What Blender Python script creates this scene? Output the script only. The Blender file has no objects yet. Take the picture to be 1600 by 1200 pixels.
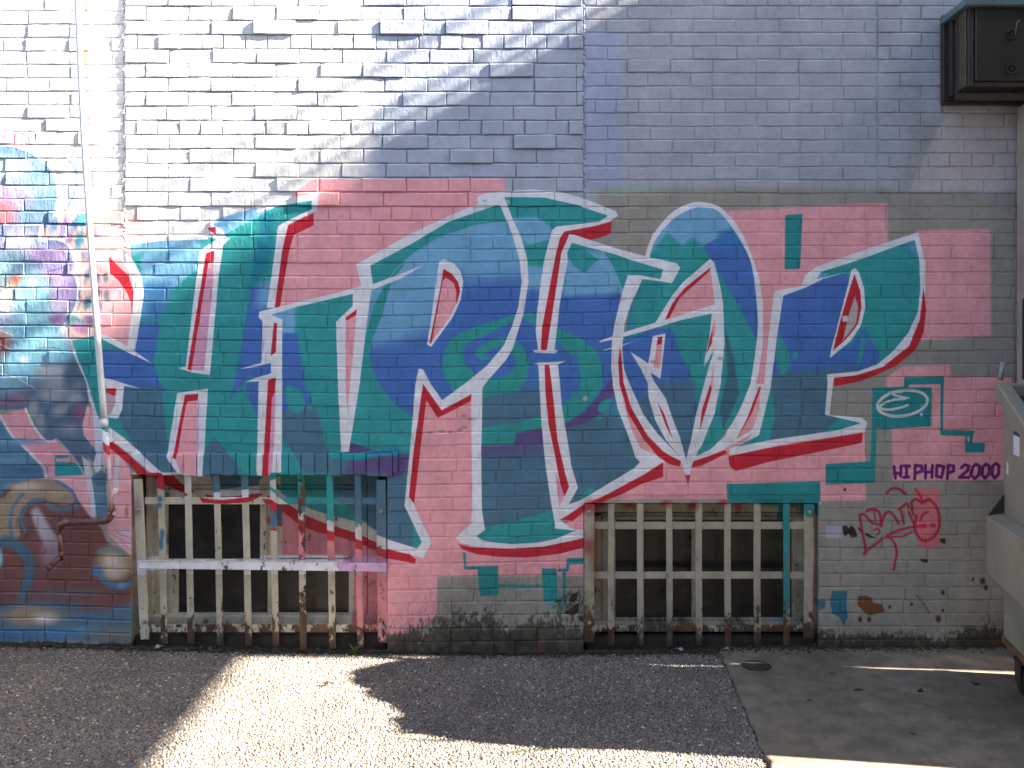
import bpy, bmesh, math, random
import numpy as np
from mathutils import Vector, Matrix

# ---------------------------------------------------------------- camera, sky, sun, exposure
scene = bpy.context.scene
S = 5.0 / 1570.0                # metres on the wall per unit of the wall drawing
CAMZ = (1015 - 520) * S         # eye height above the pavement

cam_data = bpy.data.cameras.new("camera")
cam_data.sensor_width = 36.0
cam_data.lens = 36.0 * 1570.0 / 1600.0
cam_data.shift_y = -80.0 / 1600.0
cam_data.clip_start, cam_data.clip_end = 0.05, 400.0
cam = bpy.data.objects.new("camera", cam_data)
cam.location = (0, -5.0, CAMZ)
cam.rotation_euler = (math.radians(90), 0, 0)
scene.collection.objects.link(cam)
scene.camera = cam

SUN = Vector((-1.0, 0.115, -0.563)).normalized()      # direction the light travels
sun_elev = math.asin(-SUN.z)
world = bpy.data.worlds.new("World")
scene.world = world
world.use_nodes = True
wn = world.node_tree
wn.nodes.clear()
sky = wn.nodes.new("ShaderNodeTexSky")
sky.sky_type = 'NISHITA'
sky.sun_disc = False
sky.sun_elevation = sun_elev
sky.sun_rotation = math.atan2(-SUN.x, -SUN.y)
sky.air_density, sky.dust_density, sky.ozone_density = 1.0, 3.5, 0.8
bg = wn.nodes.new("ShaderNodeBackground")
bg.inputs["Strength"].default_value = 0.05
wo = wn.nodes.new("ShaderNodeOutputWorld")
wn.links.new(sky.outputs[0], bg.inputs[0])
wn.links.new(bg.outputs[0], wo.inputs[0])

sun_data = bpy.data.lights.new("sun", 'SUN')
sun_data.energy = 5.0
sun_data.angle = math.radians(0.53)
sun_data.color = (1.0, 0.94, 0.84)
sun = bpy.data.objects.new("sun", sun_data)
sun.rotation_euler = SUN.to_track_quat('-Z', 'Y').to_euler()
sun.location = (12, -4, 9)
scene.collection.objects.link(sun)

scene.view_settings.view_transform = 'Standard'
scene.view_settings.look = 'None'
scene.view_settings.gamma = 1.0
scene.view_settings.use_curve_mapping = False
scene.view_settings.exposure = 3.72
scene.cycles.max_bounces = 8
scene.cycles.diffuse_bounces = 5
scene.cycles.use_denoising = True

rnd = random.Random(7)
nrnd = np.random.RandomState(7)
# ----------------------------------------------------------------------------
# PAINT ON THE WALL: flat spray paint, drawn as vector shapes in wall
# coordinates (1 unit = 3.185 mm on the wall) and rasterised into one image
# ----------------------------------------------------------------------------
MX0, MX1, MY0, MY1, MSC = -260, 1860, -220, 1060, 1.4
MW, MH = int((MX1 - MX0) * MSC), int((MY1 - MY0) * MSC)


def rgb(*c):
    return np.array(c, dtype=np.float32) / 255.0


WHITE, TEAL, BLUE, LBLUE = rgb(232, 229, 231), rgb(52, 154, 152), rgb(72, 114, 182), rgb(120, 174, 206)  # letter colours paled to stand in for hazy lens glare
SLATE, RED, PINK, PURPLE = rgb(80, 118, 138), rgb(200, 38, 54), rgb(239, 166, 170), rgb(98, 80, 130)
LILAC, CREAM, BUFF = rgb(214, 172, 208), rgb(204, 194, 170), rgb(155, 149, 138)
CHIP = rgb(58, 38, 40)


def catmull(pts, closed=True, n=6):
    p = np.array(pts, dtype=np.float64)
    if closed:
        q = np.vstack([p[-1:], p, p[:2]])
    else:
        q = np.vstack([p[:1], p, p[-1:]])
    out = []
    for i in range(1, len(q) - 2):
        for t in np.arange(n) / n:
            a, b, c, d = q[i - 1], q[i], q[i + 1], q[i + 2]
            out.append(.5 * (2 * b + (c - a) * t + (2 * a - 5 * b + 4 * c - d) * t * t + (3 * b - 3 * c + d - a) * t ** 3))
    if not closed:
        out.append(p[-1])
    return np.array(out)


def blur1(m, r, axis):
    r = int(r)
    if r < 1:
        return m
    m = np.moveaxis(m, axis, 0)
    pad = np.concatenate([np.repeat(m[:1], r, 0), m, np.repeat(m[-1:], r, 0)], 0)
    c = np.cumsum(pad, 0, dtype=np.float64)
    c = np.concatenate([np.zeros_like(c[:1]), c], 0)
    o = (c[2 * r + 1:] - c[:-(2 * r + 1)]) / (2 * r + 1)
    return np.moveaxis(o.astype(np.float32), 0, axis)


class Layer:
    def __init__(self, base):
        self.a = np.empty((MH, MW, 3), np.float32)
        self.a[:] = base

    def _put(self, x0, y0, m, col):
        h, w = m.shape
        X0, Y0, X1, Y1 = max(x0, 0), max(y0, 0), min(x0 + w, MW), min(y0 + h, MH)
        if X1 <= X0 or Y1 <= Y0:
            return
        mm = m[Y0 - y0:Y1 - y0, X0 - x0:X1 - x0, None]
        s = self.a[Y0:Y1, X0:X1]
        s += (col - s) * mm

    @staticmethod
    def cover(pts, soft):
        p = (np.asarray(pts, dtype=np.float64) - (MX0, MY0)) * MSC
        pad = int(soft * MSC * 3) + 2
        x0, y0 = np.floor(p.min(0)).astype(int) - pad
        x1, y1 = np.ceil(p.max(0)).astype(int) + pad
        w, h = x1 - x0, y1 - y0
        acc = np.zeros((h, w + 2), np.float64)
        a, b = p, np.roll(p, -1, 0)
        SS = 3
        for sy in range(h * SS):
            yy = y0 + (sy + .5) / SS
            hit = (a[:, 1] <= yy) != (b[:, 1] <= yy)
            if not hit.any():
                continue
            A, B = a[hit], b[hit]
            xs = np.sort(A[:, 0] + (yy - A[:, 1]) / (B[:, 1] - A[:, 1]) * (B[:, 0] - A[:, 0])) - x0
            row = acc[sy // SS]
            for k in range(0, len(xs) - 1, 2):
                for x, s in ((xs[k], 1.), (xs[k + 1], -1.)):
                    i = int(x)
                    f = x - i
                    row[i] += s * (1 - f)
                    row[i + 1] += s * f
        m = np.clip(np.cumsum(acc, 1)[:, :w] / SS, 0, 1).astype(np.float32)
        r = soft * MSC * .6
        if r >= 1:
            for _ in range(3):
                m = blur1(blur1(m, r, 0), r, 1)
        return x0, y0, m

    def poly(self, pts, col, soft=0.4, sm=False, a=1.0):
        if sm:
            pts = catmull(pts)
        x0, y0, m = self.cover(pts, soft)
        self._put(x0, y0, m * a, col)

    def line(self, pts, w, col, w1=None, sm=True, a=1.0, edge=1.0):
        p = catmull(pts, False) if sm and len(pts) > 2 else np.array(pts, float)
        p = (p - (MX0, MY0)) * MSC
        w1 = w if w1 is None else w1
        n = len(p) - 1
        R = max(w, w1) * MSC / 2 + edge * 2 + 2
        x0, y0 = np.floor(p.min(0) - R).astype(int)
        x1, y1 = np.ceil(p.max(0) + R).astype(int)
        yy, xx = np.mgrid[y0:y1, x0:x1].astype(np.float32) + .5
        m = np.zeros(xx.shape, np.float32)
        for i in range(n):
            A, B = p[i], p[i + 1]
            d = B - A
            L = max(d @ d, 1e-6)
            t = np.clip(((xx - A[0]) * d[0] + (yy - A[1]) * d[1]) / L, 0, 1)
            dist = np.hypot(xx - A[0] - t * d[0], yy - A[1] - t * d[1])
            rad = (w + (w1 - w) * (i + t) / n) * MSC / 2
            m = np.maximum(m, np.clip((rad - dist) / edge + .5, 0, 1))
        self._put(x0, y0, m * a, col)

    def ell(self, cx, cy, rx, ry, col, soft=.3, a=1.0, rot=0.0):
        R = max(rx, ry) * (1 + soft) * MSC + 2
        X, Y = (cx - MX0) * MSC, (cy - MY0) * MSC
        x0, y0, x1, y1 = int(X - R), int(Y - R), int(X + R) + 1, int(Y + R) + 1
        yy, xx = np.mgrid[y0:y1, x0:x1].astype(np.float32) + .5
        c, s = math.cos(rot), math.sin(rot)
        u = ((xx - X) * c + (yy - Y) * s) / (rx * MSC)
        v = (-(xx - X) * s + (yy - Y) * c) / (ry * MSC)
        r = np.hypot(u, v)
        t = np.clip((1 + soft - r) / (2 * soft), 0, 1)
        self._put(x0, y0, t * t * (3 - 2 * t) * a, col)


def value_noise(seed, cell, stretch=(1, 1)):
    r = np.random.RandomState(seed)
    cx, cy = cell * stretch[0] * MSC, cell * stretch[1] * MSC
    gw, gh = int(MW / cx) + 3, int(MH / cy) + 3
    g = r.rand(gh, gw).astype(np.float32)
    ys, xs = np.arange(MH) / cy, np.arange(MW) / cx
    yi, xi = ys.astype(int), xs.astype(int)
    fy, fx = (ys - yi)[:, None].astype(np.float32), (xs - xi)[None].astype(np.float32)
    fy, fx = fy * fy * (3 - 2 * fy), fx * fx * (3 - 2 * fx)
    a, b = g[yi][:, xi], g[yi][:, xi + 1]
    c, d = g[yi + 1][:, xi], g[yi + 1][:, xi + 1]
    return (a * (1 - fx) + b * fx) * (1 - fy) + (c * (1 - fx) + d * fx) * fy


def draw_letters_fill():
    """colours inside the letters (clipped to the letter shapes afterwards)"""
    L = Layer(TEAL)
    P, E, LN = L.poly, L.ell, L.line
    # H
    P([(203, 376), (312, 372), (312, 392), (235, 392), (205, 400)], LBLUE, 4)
    P([(220, 402), (240, 382), (314, 380), (310, 420), (265, 455), (255, 490), (222, 494), (220, 440)], LBLUE, 3)
    P([(224, 440), (270, 440), (262, 465), (255, 496), (222, 500)], rgb(72, 130, 176), 6)
    P([(216, 503), (250, 505), (240, 567), (250, 600), (262, 612), (190, 612), (160, 600), (160, 545), (200, 550)], BLUE, 2.2)
    P([(188, 606), (252, 604), (262, 700), (284, 745), (250, 745), (205, 690), (186, 655)], SLATE, 1)
    P([(160, 655), (188, 655), (196, 690), (168, 672)], TEAL, 1)
    P([(328, 338), (400, 322), (440, 318), (405, 338), (352, 366), (335, 356)], LBLUE, 2)
    P([(410, 338), (432, 330), (420, 420), (402, 442), (385, 470), (398, 400)], rgb(30, 132, 150), 4)
    P([(392, 450), (430, 440), (415, 500), (412, 560), (360, 625), (374, 560)], BLUE, 2)
    P([(404, 446), (428, 436), (424, 478), (400, 482)], LBLUE, 9)
    P([(322, 700), (335, 682), (378, 735), (382, 745), (316, 745)], SLATE, .6)
    P([(382, 600), (405, 596), (405, 655), (392, 630)], BLUE, 2.2)
    # I
    P([(422, 485), (462, 476), (461, 524), (438, 526)], LBLUE, 3)
    P([(438, 520), (464, 520), (478, 605), (492, 640), (438, 650)], BLUE, 1.5)
    P([(437, 645), (492, 632), (508, 690), (526, 745), (462, 745), (436, 675)], SLATE, 3)
    P([(445, 607), (455, 603), (470, 610), (477, 630), (472, 643), (462, 645), (450, 635)], TEAL, .5, True)
    E(485, 635, 5, 5, TEAL, .2)
    P([(434, 672), (460, 710), (480, 745), (428, 745)], TEAL, .6)
    # P bowl
    P([(575, 440), (640, 398), (700, 362), (760, 343), (790, 333), (814, 367), (828, 420), (824, 640), (600, 640), (570, 560)], LBLUE, 3)
    P([(560, 545), (620, 532), (680, 518), (700, 490), (690, 720), (560, 720)], BLUE, 16)
    P([(700, 452), (740, 436), (845, 430), (845, 720), (672, 720), (676, 500)], BLUE, 16)
    P([(690, 412), (720, 420), (730, 450), (700, 480)], rgb(64, 128, 190), 8)
    P([(579, 413), (645, 378), (700, 345), (775, 318), (792, 322), (790, 345), (740, 352), (680, 372), (640, 400), (622, 416), (600, 442), (584, 446)], TEAL, .8)
    P([(580, 448), (604, 444), (592, 485), (572, 530), (568, 500)], LBLUE, 2)
    P([(628, 412), (632, 412), (612, 440), (598, 490), (582, 530), (576, 560), (566, 560), (572, 520), (585, 475), (604, 440)], TEAL, .8)
    P([(530, 556), (576, 556), (592, 600), (618, 633), (648, 654), (648, 704), (530, 704)], TEAL, .6)
    P([(545, 690), (582, 703), (560, 708), (540, 708)], PURPLE, .6)
    P([(520, 708), (600, 708), (655, 702), (655, 712), (600, 713), (560, 719), (530, 716)], rgb(30, 150, 156), .8)
    P([(520, 716), (560, 719), (600, 712), (655, 708), (655, 728), (628, 750), (600, 752), (520, 745)], SLATE, .8)
    P([(545, 721), (560, 719), (600, 713), (640, 710), (640, 726), (626, 748), (540, 745)], PURPLE, 4)
    P([(600, 748), (645, 742), (645, 870), (600, 870)], SLATE, 3)
    # second stem and the spiral
    P([(748, 612), (870, 606), (875, 832), (748, 832)], SLATE, 9)
    P([(752, 826), (800, 815), (862, 798), (872, 826)], TEAL, .8)
    P([(740, 828), (760, 826), (905, 824), (905, 855), (740, 855)], TEAL, .3)
    P([(780, 300), (955, 300), (955, 345), (905, 351), (862, 361), (850, 348), (835, 338), (785, 344)], TEAL, 1)
    P([(788, 342), (838, 338), (864, 358), (857, 378), (826, 384), (806, 362)], LBLUE, 3)
    P([(823, 384), (860, 374), (851, 420), (822, 416)], TEAL, 1)
    P([(822, 414), (852, 418), (845, 462), (820, 456)], LBLUE, 3)
    P([(820, 452), (846, 452), (843, 560), (820, 560)], BLUE, 5)
    P([(868, 452), (990, 452), (960, 640), (868, 655)], BLUE, 7)
    P([(884, 392), (962, 392), (985, 440), (975, 458), (880, 462)], LBLUE, 4)
    P([(884, 398), (894, 379), (935, 405), (913, 427), (897, 415)], TEAL, .8)
    P([(940, 388), (1000, 408), (1040, 418), (1038, 440), (985, 440), (978, 462), (958, 415)], TEAL, .8)
    P([(862, 650), (960, 644), (1000, 690), (1050, 725), (880, 800), (866, 700)], SLATE, 8)
    P([(905, 780), (920, 762), (936, 768), (925, 785)], TEAL, 2)
    ring = rgb(50, 154, 146)
    P([(832, 489), (800, 494), (768, 503), (715, 523), (696, 545), (692, 575), (700, 598), (722, 626), (760, 620), (790, 614), (812, 610), (823, 590), (826, 570),
       (822, 550), (805, 532), (782, 528), (757, 537), (742, 551), (752, 561), (770, 561), (757, 554), (768, 546), (790, 543), (802, 556), (805, 572), (790, 587),
       (768, 590), (745, 584), (728, 570), (723, 551), (733, 535), (765, 521), (800, 503), (832, 497)], ring, .7, True)
    P([(826, 490), (850, 500), (871, 512), (907, 529), (934, 549), (942, 580), (940, 608), (913, 641), (889, 657), (845, 668), (806, 676), (803, 694), (752, 694),
       (752, 669), (805, 661), (842, 651), (872, 640), (893, 620), (902, 600), (898, 575), (888, 552), (865, 527), (840, 510), (822, 500)], ring, .7, False)
    P([(893, 556), (900, 552), (908, 590), (904, 612), (897, 622), (903, 596)], BLUE, .8)
    P([(958, 588), (962, 610), (948, 640), (915, 662), (889, 668), (850, 690), (846, 708), (805, 715), (752, 712), (752, 697), (803, 697), (807, 678), (845, 670), (890, 659), (915, 643), (942, 610)],
      PURPLE, 2)
    P([(752, 700), (800, 702), (860, 690), (866, 730), (752, 730)], SLATE, 12, a=.55)
    P([(934, 641), (939, 628), (955, 623), (953, 636), (941, 644)], TEAL, .5, True)
    E(936, 652, 4, 4, TEAL, .2)
    E(915, 623, 4.5, 4, rgb(170, 165, 190), .2)
    # O
    P([(1015, 400), (1030, 350), (1085, 316), (1130, 330), (1158, 375), (1102, 388), (1082, 371), (1066, 384), (1042, 362)], LBLUE, 3)
    P([(1098, 384), (1140, 362), (1172, 400), (1188, 460), (1190, 545), (1150, 470)], BLUE, 2.2)
    P([(1120, 365), (1150, 358), (1165, 392), (1130, 400)], rgb(62, 122, 186), 7)
    P([(962, 540), (1020, 512), (1052, 514), (1060, 545), (1080, 590), (1090, 625), (1085, 660), (1073, 720), (1045, 700), (1000, 660), (965, 590)], BLUE, .8)
    P([(985, 636), (1030, 598), (1083, 594), (1091, 628), (1086, 665), (1074, 724), (1040, 712), (1000, 665)], SLATE, 6)
    P([(1083, 590), (1091, 625), (1100, 600), (1130, 590), (1130, 700), (1085, 705), (1090, 640)], TEAL, .6)
    P([(1132, 510), (1145, 552), (1155, 617), (1142, 645), (1130, 672), (1124, 640), (1137, 585), (1135, 552)], rgb(66, 106, 120), 1.2)
    # second P
    P([(1222, 462), (1262, 446), (1318, 426), (1332, 440), (1312, 495), (1300, 540), (1298, 556), (1330, 538), (1352, 512), (1362, 535), (1375, 552), (1372, 566), (1340, 584),
       (1292, 590), (1200, 600), (1212, 520)], BLUE, 2.2)
    P([(1345, 530), (1352, 512), (1350, 545), (1344, 572), (1338, 574)], TEAL, 1)
    P([(1190, 584), (1345, 574), (1360, 705), (1150, 705)], SLATE, 6)
    P([(1272, 440), (1278, 424), (1296, 428), (1276, 440)], LBLUE, 1.5)
    P([(1412, 386), (1434, 370), (1436, 402)], rgb(90, 150, 180), 3)
    P([(1217, 520), (1226, 538), (1233, 552), (1233, 574), (1222, 586), (1213, 562)], TEAL, .6, True)
    E(1243, 555, 4, 6, TEAL, .2)
    P([(1288, 672), (1312, 653), (1350, 658), (1346, 668), (1310, 676)], TEAL, .8)
    P([(1136, 704), (1200, 674), (1200, 692), (1140, 706)], TEAL, .5)
    P([(1196, 606), (1206, 604), (1211, 655), (1200, 695), (1180, 690)], TEAL, 1)
    return L.a


def draw_mural():
    K = Layer(rgb(170, 171, 177))
    P, E, LN = K.poly, K.ell, K.line
    # old coats of house paint under the mural
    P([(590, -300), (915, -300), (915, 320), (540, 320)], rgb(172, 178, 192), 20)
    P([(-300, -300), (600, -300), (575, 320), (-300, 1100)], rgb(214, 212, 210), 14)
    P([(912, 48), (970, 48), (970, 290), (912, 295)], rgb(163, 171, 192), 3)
    P([(-300, 560), (600, 560), (600, 1100), (-300, 1100)], BUFF, 30)
    P([(935, 296), (1130, 292), (1420, 296), (1900, 300), (1900, 1100), (560, 1100), (560, 330), (935, 330)], BUFF, 5)
    P([(1425, 190), (1560, 160), (1900, 150), (1900, 304), (1400, 300)], rgb(158, 158, 158), 14)
    P([(1468, 120), (1600, 120), (1600, 300), (1420, 298), (1450, 232), (1478, 180)], rgb(190, 181, 178), 4)
    P([(948, 290), (1020, 286), (1022, 298), (940, 304)], rgb(140, 172, 160), 4, a=.6)
    P([(130, 72), (138, 78), (134, 100), (128, 100)], rgb(226, 160, 110), 2)
    LN([(132, -200), (135, 60), (136, 160)], 6, rgb(214, 190, 150), a=.4, edge=4)
    # pink background blocks
    P([(490, 281), (788, 279), (790, 340), (830, 480), (600, 760), (380, 620), (420, 330)], PINK, 1)
    P([(1120, 330), (1386, 317), (1388, 400), (1300, 440), (1225, 470), (1195, 690), (1140, 700), (1100, 500)], PINK, 2.5)
    P([(1432, 360), (1547, 358), (1549, 524), (1438, 532)], PINK, 2.5)
    P([(1385, 590), (1408, 572), (1484, 570), (1486, 588), (1580, 590), (1580, 750), (1395, 751), (1393, 670), (1380, 668)], PINK, 2)
    P([(880, 830), (905, 775), (1035, 722), (1060, 700), (1350, 670), (1352, 700), (1352, 757), (1290, 757), (1282, 788), (912, 790), (912, 840)], PINK, .6)
    P([(1284, 757), (1352, 757), (1353, 782), (1284, 783)], PINK, 1.5)
    P([(600, 600), (770, 600), (770, 850), (912, 820), (912, 899), (683, 901), (683, 965), (640, 990), (600, 992)], PINK, 2)
    # left figures ---------------------------------------------------------
    P([(-300, 212), (20, 207), (52, 208), (48, 226), (-300, 228)], rgb(238, 176, 176), 3)
    P([(60, 330), (205, 330), (230, 345), (210, 420), (210, 560), (110, 560), (60, 420)], rgb(236, 176, 168), 8)
    P([(150, 395), (210, 420), (212, 550), (155, 545)], PINK, 5)
    E(205, 365, 26, 14, rgb(232, 200, 196), .8)
    P([(-300, 226), (8, 226), (46, 238), (78, 264), (90, 292), (90, 318), (80, 345), (74, 356), (-300, 356)], rgb(104, 140, 168), 1, False)
    E(10, 262, 40, 16, rgb(206, 222, 220), .7)
    E(40, 292, 42, 14, rgb(146, 186, 200), .8)
    E(0, 308, 42, 20, rgb(186, 150, 200), .7)
    E(2, 336, 22, 22, rgb(224, 110, 120), .6)
    P([(84, 262), (100, 300), (96, 340), (80, 352), (88, 318), (88, 292)], rgb(226, 226, 220), 2, True)
    LN([(100, 245), (116, 260), (120, 285), (112, 312), (104, 326)], 4, rgb(132, 164, 164), edge=3)
    P([(-300, 350), (66, 350), (64, 374), (86, 372), (106, 380), (116, 398), (116, 412), (112, 427), (118, 432), (122, 452), (119, 476), (108, 498), (86, 528), (80, 560), (-300, 560)],
      rgb(112, 122, 158), 1.5)
    E(22, 378, 14, 26, rgb(180, 168, 190), .7, rot=.5)
    E(38, 382, 12, 20, rgb(196, 186, 204), .7, rot=.5)
    E(70, 400, 34, 12, rgb(156, 126, 176), .6, rot=.2)
    E(95, 392, 18, 9, rgb(170, 140, 190), .6)
    E(80, 430, 34, 12, rgb(152, 118, 172), .7)
    E(98, 455, 18, 24, rgb(168, 140, 190), .7)
    E(92, 482, 20, 14, rgb(196, 180, 208), .7)
    E(20, 410, 26, 20, rgb(84, 118, 138), .6)
    E(50, 455, 26, 34, rgb(128, 186, 204), .5)
    E(52, 492, 30, 22, rgb(118, 172, 190), .5)
    E(50, 442, 8, 6, rgb(208, 226, 228), .9)
    E(22, 440, 12, 7, rgb(200, 106, 72), .7, rot=-.7)
    E(0, 425, 16, 14, rgb(150, 190, 190), .7)
    E(8, 465, 16, 26, rgb(178, 188, 176), .6)
    E(10, 466, 4, 10, rgb(214, 210, 200), .6)
    E(90, 500, 12, 8, rgb(134, 86, 136), .8)
    LN([(75, 424), (88, 421), (98, 418)], 2.5, rgb(92, 88, 140), edge=2)
    LN([(66, 350), (63, 374), (84, 372), (104, 379), (114, 396), (117, 408), (122, 412), (120, 420), (113, 428), (119, 432), (123, 452), (120, 476), (108, 500), (88, 524), (84, 532)], 5, WHITE)
    LN([(129, 430), (130, 468), (116, 500), (96, 520)], 5, rgb(222, 212, 196), w1=3, edge=2)
    for (x, y, rx, ry, c, ro) in ((84, 352, 7, 14, rgb(90, 120, 158), .3), (100, 356, 6, 16, rgb(120, 110, 160), .3), (116, 352, 6, 15, rgb(92, 128, 160), .5), (128, 344, 7, 12, rgb(70, 158, 170), 0),
                                  (108, 372, 6, 10, rgb(160, 124, 160), .4), (124, 376, 6, 14, rgb(70, 150, 170), .2), (134, 400, 7, 12, rgb(130, 118, 140), -.6), (136, 430, 4, 14, rgb(140, 140, 150), .2),
                                  (138, 474, 6, 10, rgb(80, 130, 140), .3), (120, 504, 16, 9, rgb(70, 140, 140), .5), (140, 500, 10, 8, rgb(120, 90, 130), .3), (125, 512, 12, 7, rgb(190, 120, 160), .6),
                                  (152, 436, 4, 8, rgb(90, 110, 120), 0), (165, 434, 4, 8, rgb(100, 110, 120), 0), (167, 462, 5, 9, rgb(112, 110, 120), 0), (155, 458, 4, 8, rgb(100, 100, 110), 0),
                                  (156, 478, 4, 8, rgb(128, 104, 120), 0), (178, 374, 5, 10, rgb(226, 160, 164), 0), (150, 372, 6, 12, rgb(190, 150, 180), 0)):
        E(x, y, rx, ry, c, .6, rot=ro)
    # second figure
    P([(-300, 545), (20, 520), (60, 512), (110, 540), (120, 560), (132, 590), (140, 622), (137, 634), (134, 656), (128, 661), (131, 680), (150, 708), (152, 718), (147, 722), (136, 712), (136, 745),
       (130, 748), (88, 690), (70, 688), (58, 674), (40, 639), (-300, 652)], rgb(74, 96, 120), 1.2)
    E(20, 520, 24, 10, rgb(150, 176, 184), .7)
    E(50, 515, 40, 12, rgb(80, 136, 160), .6)
    E(70, 548, 46, 30, rgb(116, 180, 200), .45)
    E(38, 570, 32, 26, rgb(120, 184, 204), .55)
    E(14, 600, 30, 16, rgb(92, 140, 162), .7)
    E(38, 562, 8, 6, rgb(214, 222, 228), .9)
    E(0, 535, 14, 16, rgb(150, 80, 70), .8)
    E(70, 535, 20, 20, rgb(140, 196, 212), .9)
    E(80, 582, 24, 14, rgb(180, 182, 184), .6)
    E(92, 602, 30, 12, rgb(146, 152, 158), .7)
    E(110, 590, 10, 20, rgb(70, 88, 110), .8, rot=.3)
    E(82, 618, 22, 10, rgb(152, 156, 158), .7)
    E(118, 622, 12, 8, rgb(156, 160, 164), .7)
    E(52, 640, 8, 16, rgb(150, 154, 148), .7)
    E(95, 640, 14, 8, rgb(150, 150, 150), .8, rot=-.5)
    E(64, 662, 8, 18, rgb(134, 142, 146), .7)
    E(108, 672, 16, 10, rgb(130, 138, 150), .8)
    E(124, 645, 9, 14, rgb(120, 74, 112), .8)
    E(15, 628, 22, 7, rgb(120, 88, 116), .8)
    E(30, 618, 14, 6, rgb(128, 96, 118), .8)
    for q in (((-10, 512), (22, 524)), ((-10, 533), (30, 552)), ((-10, 580), (25, 590)), ((30, 592), (56, 608))):
        LN(list(q), 1.5, rgb(206, 200, 196), sm=False, a=.8)
    LN([(54, 548), (70, 543), (88, 544), (100, 552)], 2, rgb(70, 120, 150), edge=3, a=.7)
    P([(113, 546), (119, 546), (132, 575), (142, 610), (154, 648), (150, 660), (140, 628), (134, 596), (122, 570)], rgb(222, 212, 214), .8)
    # pink strip and pale strips between the figures and the H
    P([(-300, 650), (0, 648), (40, 639), (54, 667), (72, 688), (88, 687), (97, 695), (131, 742), (125, 747), (100, 748), (72, 747), (66, 727), (45, 707), (17, 680), (0, 655), (-300, 655)], rgb(232, 150, 158), .8)
    LN([(0, 650), (18, 680), (46, 707), (66, 728), (72, 746)], 5, rgb(228, 208, 210), edge=2)
    LN([(40, 639), (54, 668), (72, 689), (88, 687)], 4, rgb(230, 216, 216), edge=2)
    LN([(90, 688), (112, 712), (132, 742)], 4, rgb(180, 160, 170), edge=2)
    P([(86, 711), (108, 711), (107, 715), (88, 716), (88, 721), (118, 723), (126, 733), (129, 742), (122, 746), (86, 746)], rgb(24, 138, 142), .6)
    P([(72, 745), (133, 742), (137, 760), (140, 790), (152, 812), (130, 805), (120, 775), (104, 758), (84, 749)], PINK, .8)
    P([(136, 634), (148, 640), (150, 702), (131, 680), (129, 662)], PINK, 1)
    P([(145, 640), (160, 655), (160, 700), (157, 738), (151, 742), (146, 725), (150, 708)], rgb(216, 210, 218), 1)
    P([(128, 712), (140, 722), (146, 745), (150, 806), (143, 810), (138, 770), (134, 748)], rgb(212, 206, 208), 1)
    P([(143, 745), (158, 734), (168, 742), (172, 806), (152, 810)], SLATE, 1)
    E(158, 750, 12, 10, rgb(64, 92, 112), .6)
    P([(160, 655), (170, 664), (190, 712), (172, 770), (160, 720)], rgb(216, 208, 214), 1)
    P([(172, 690), (205, 735), (210, 870), (196, 862), (168, 835), (172, 760)], PINK, 1)
    LN([(184, 716), (180, 760), (176, 800)], 8, rgb(216, 204, 210), edge=3)
    P([(165, 828), (208, 826), (210, 872), (192, 852)], rgb(226, 196, 202), 2)
    for q in (((170, 832), (204, 850)), ((182, 832), (206, 842)), ((188, 845), (208, 862))):
        LN(list(q), 3, rgb(226, 130, 146), edge=3, sm=False, a=.8)
    E(198, 798, 3, 9, rgb(180, 110, 80), .6)
    # lower-left figure
    P([(-300, 655), (0, 656), (17, 682), (44, 708), (64, 728), (70, 746), (40, 752), (0, 780), (-300, 800)], rgb(66, 112, 142), 1.5)
    E(10, 720, 30, 6, rgb(92, 140, 170), .9)
    E(20, 690, 40, 5, rgb(90, 136, 164), .9)
    E(40, 735, 26, 6, rgb(50, 92, 124), .9)
    P([(-300, 775), (0, 775), (20, 755), (60, 747), (92, 751), (112, 765), (121, 780), (140, 806), (156, 822), (168, 848), (196, 862), (212, 885), (212, 985), (-300, 985)], rgb(116, 62, 54), 1.5)
    P([(-300, 800), (6, 778), (22, 760), (44, 750), (66, 747), (92, 752), (110, 764), (120, 780), (116, 787), (100, 789), (82, 786), (66, 779), (50, 781), (36, 792), (28, 812), (32, 835), (22, 846),
       (8, 850), (-300, 850)], rgb(158, 128, 96), 2)
    E(40, 760, 26, 6, rgb(196, 176, 156), .8)
    E(88, 772, 20, 6, rgb(166, 136, 104), .8)
    LN([(20, 845), (16, 815), (22, 790), (36, 772)], 5, rgb(82, 112, 130), edge=4)
    LN([(66, 781), (50, 784), (38, 796), (32, 812), (40, 830)], 6, rgb(74, 102, 118), edge=4)
    LN([(88, 752), (108, 764), (118, 778), (116, 788)], 5, rgb(84, 108, 142), edge=3)
    LN([(76, 788), (90, 796), (120, 792)], 9, rgb(94, 102, 116), edge=8)
    P([(48, 798), (58, 792), (66, 802), (90, 842), (98, 862), (78, 872), (68, 850), (52, 815)], rgb(196, 176, 178), 4)
    E(80, 866, 14, 20, rgb(160, 120, 130), .8)
    LN([(-20, 856), (14, 846), (36, 862), (46, 880), (44, 905), (36, 930)], 18, rgb(66, 98, 116), w1=14, edge=10)
    E(0, 872, 4, 14, rgb(120, 190, 180), .5)
    E(178, 880, 28, 26, rgb(168, 138, 98), .35)
    E(176, 878, 13, 9, rgb(224, 204, 196), .9)
    E(178, 894, 16, 10, rgb(196, 168, 146), .9)
    E(152, 892, 9, 8, rgb(70, 120, 170), .7)
    LN([(155, 862), (178, 857), (192, 866)], 7, rgb(92, 136, 150), edge=7, a=.8)
    LN([(160, 905), (180, 916), (204, 912)], 10, rgb(76, 116, 146), edge=9, a=.9)
    E(190, 915, 6, 5, rgb(100, 150, 180), .9)
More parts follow.
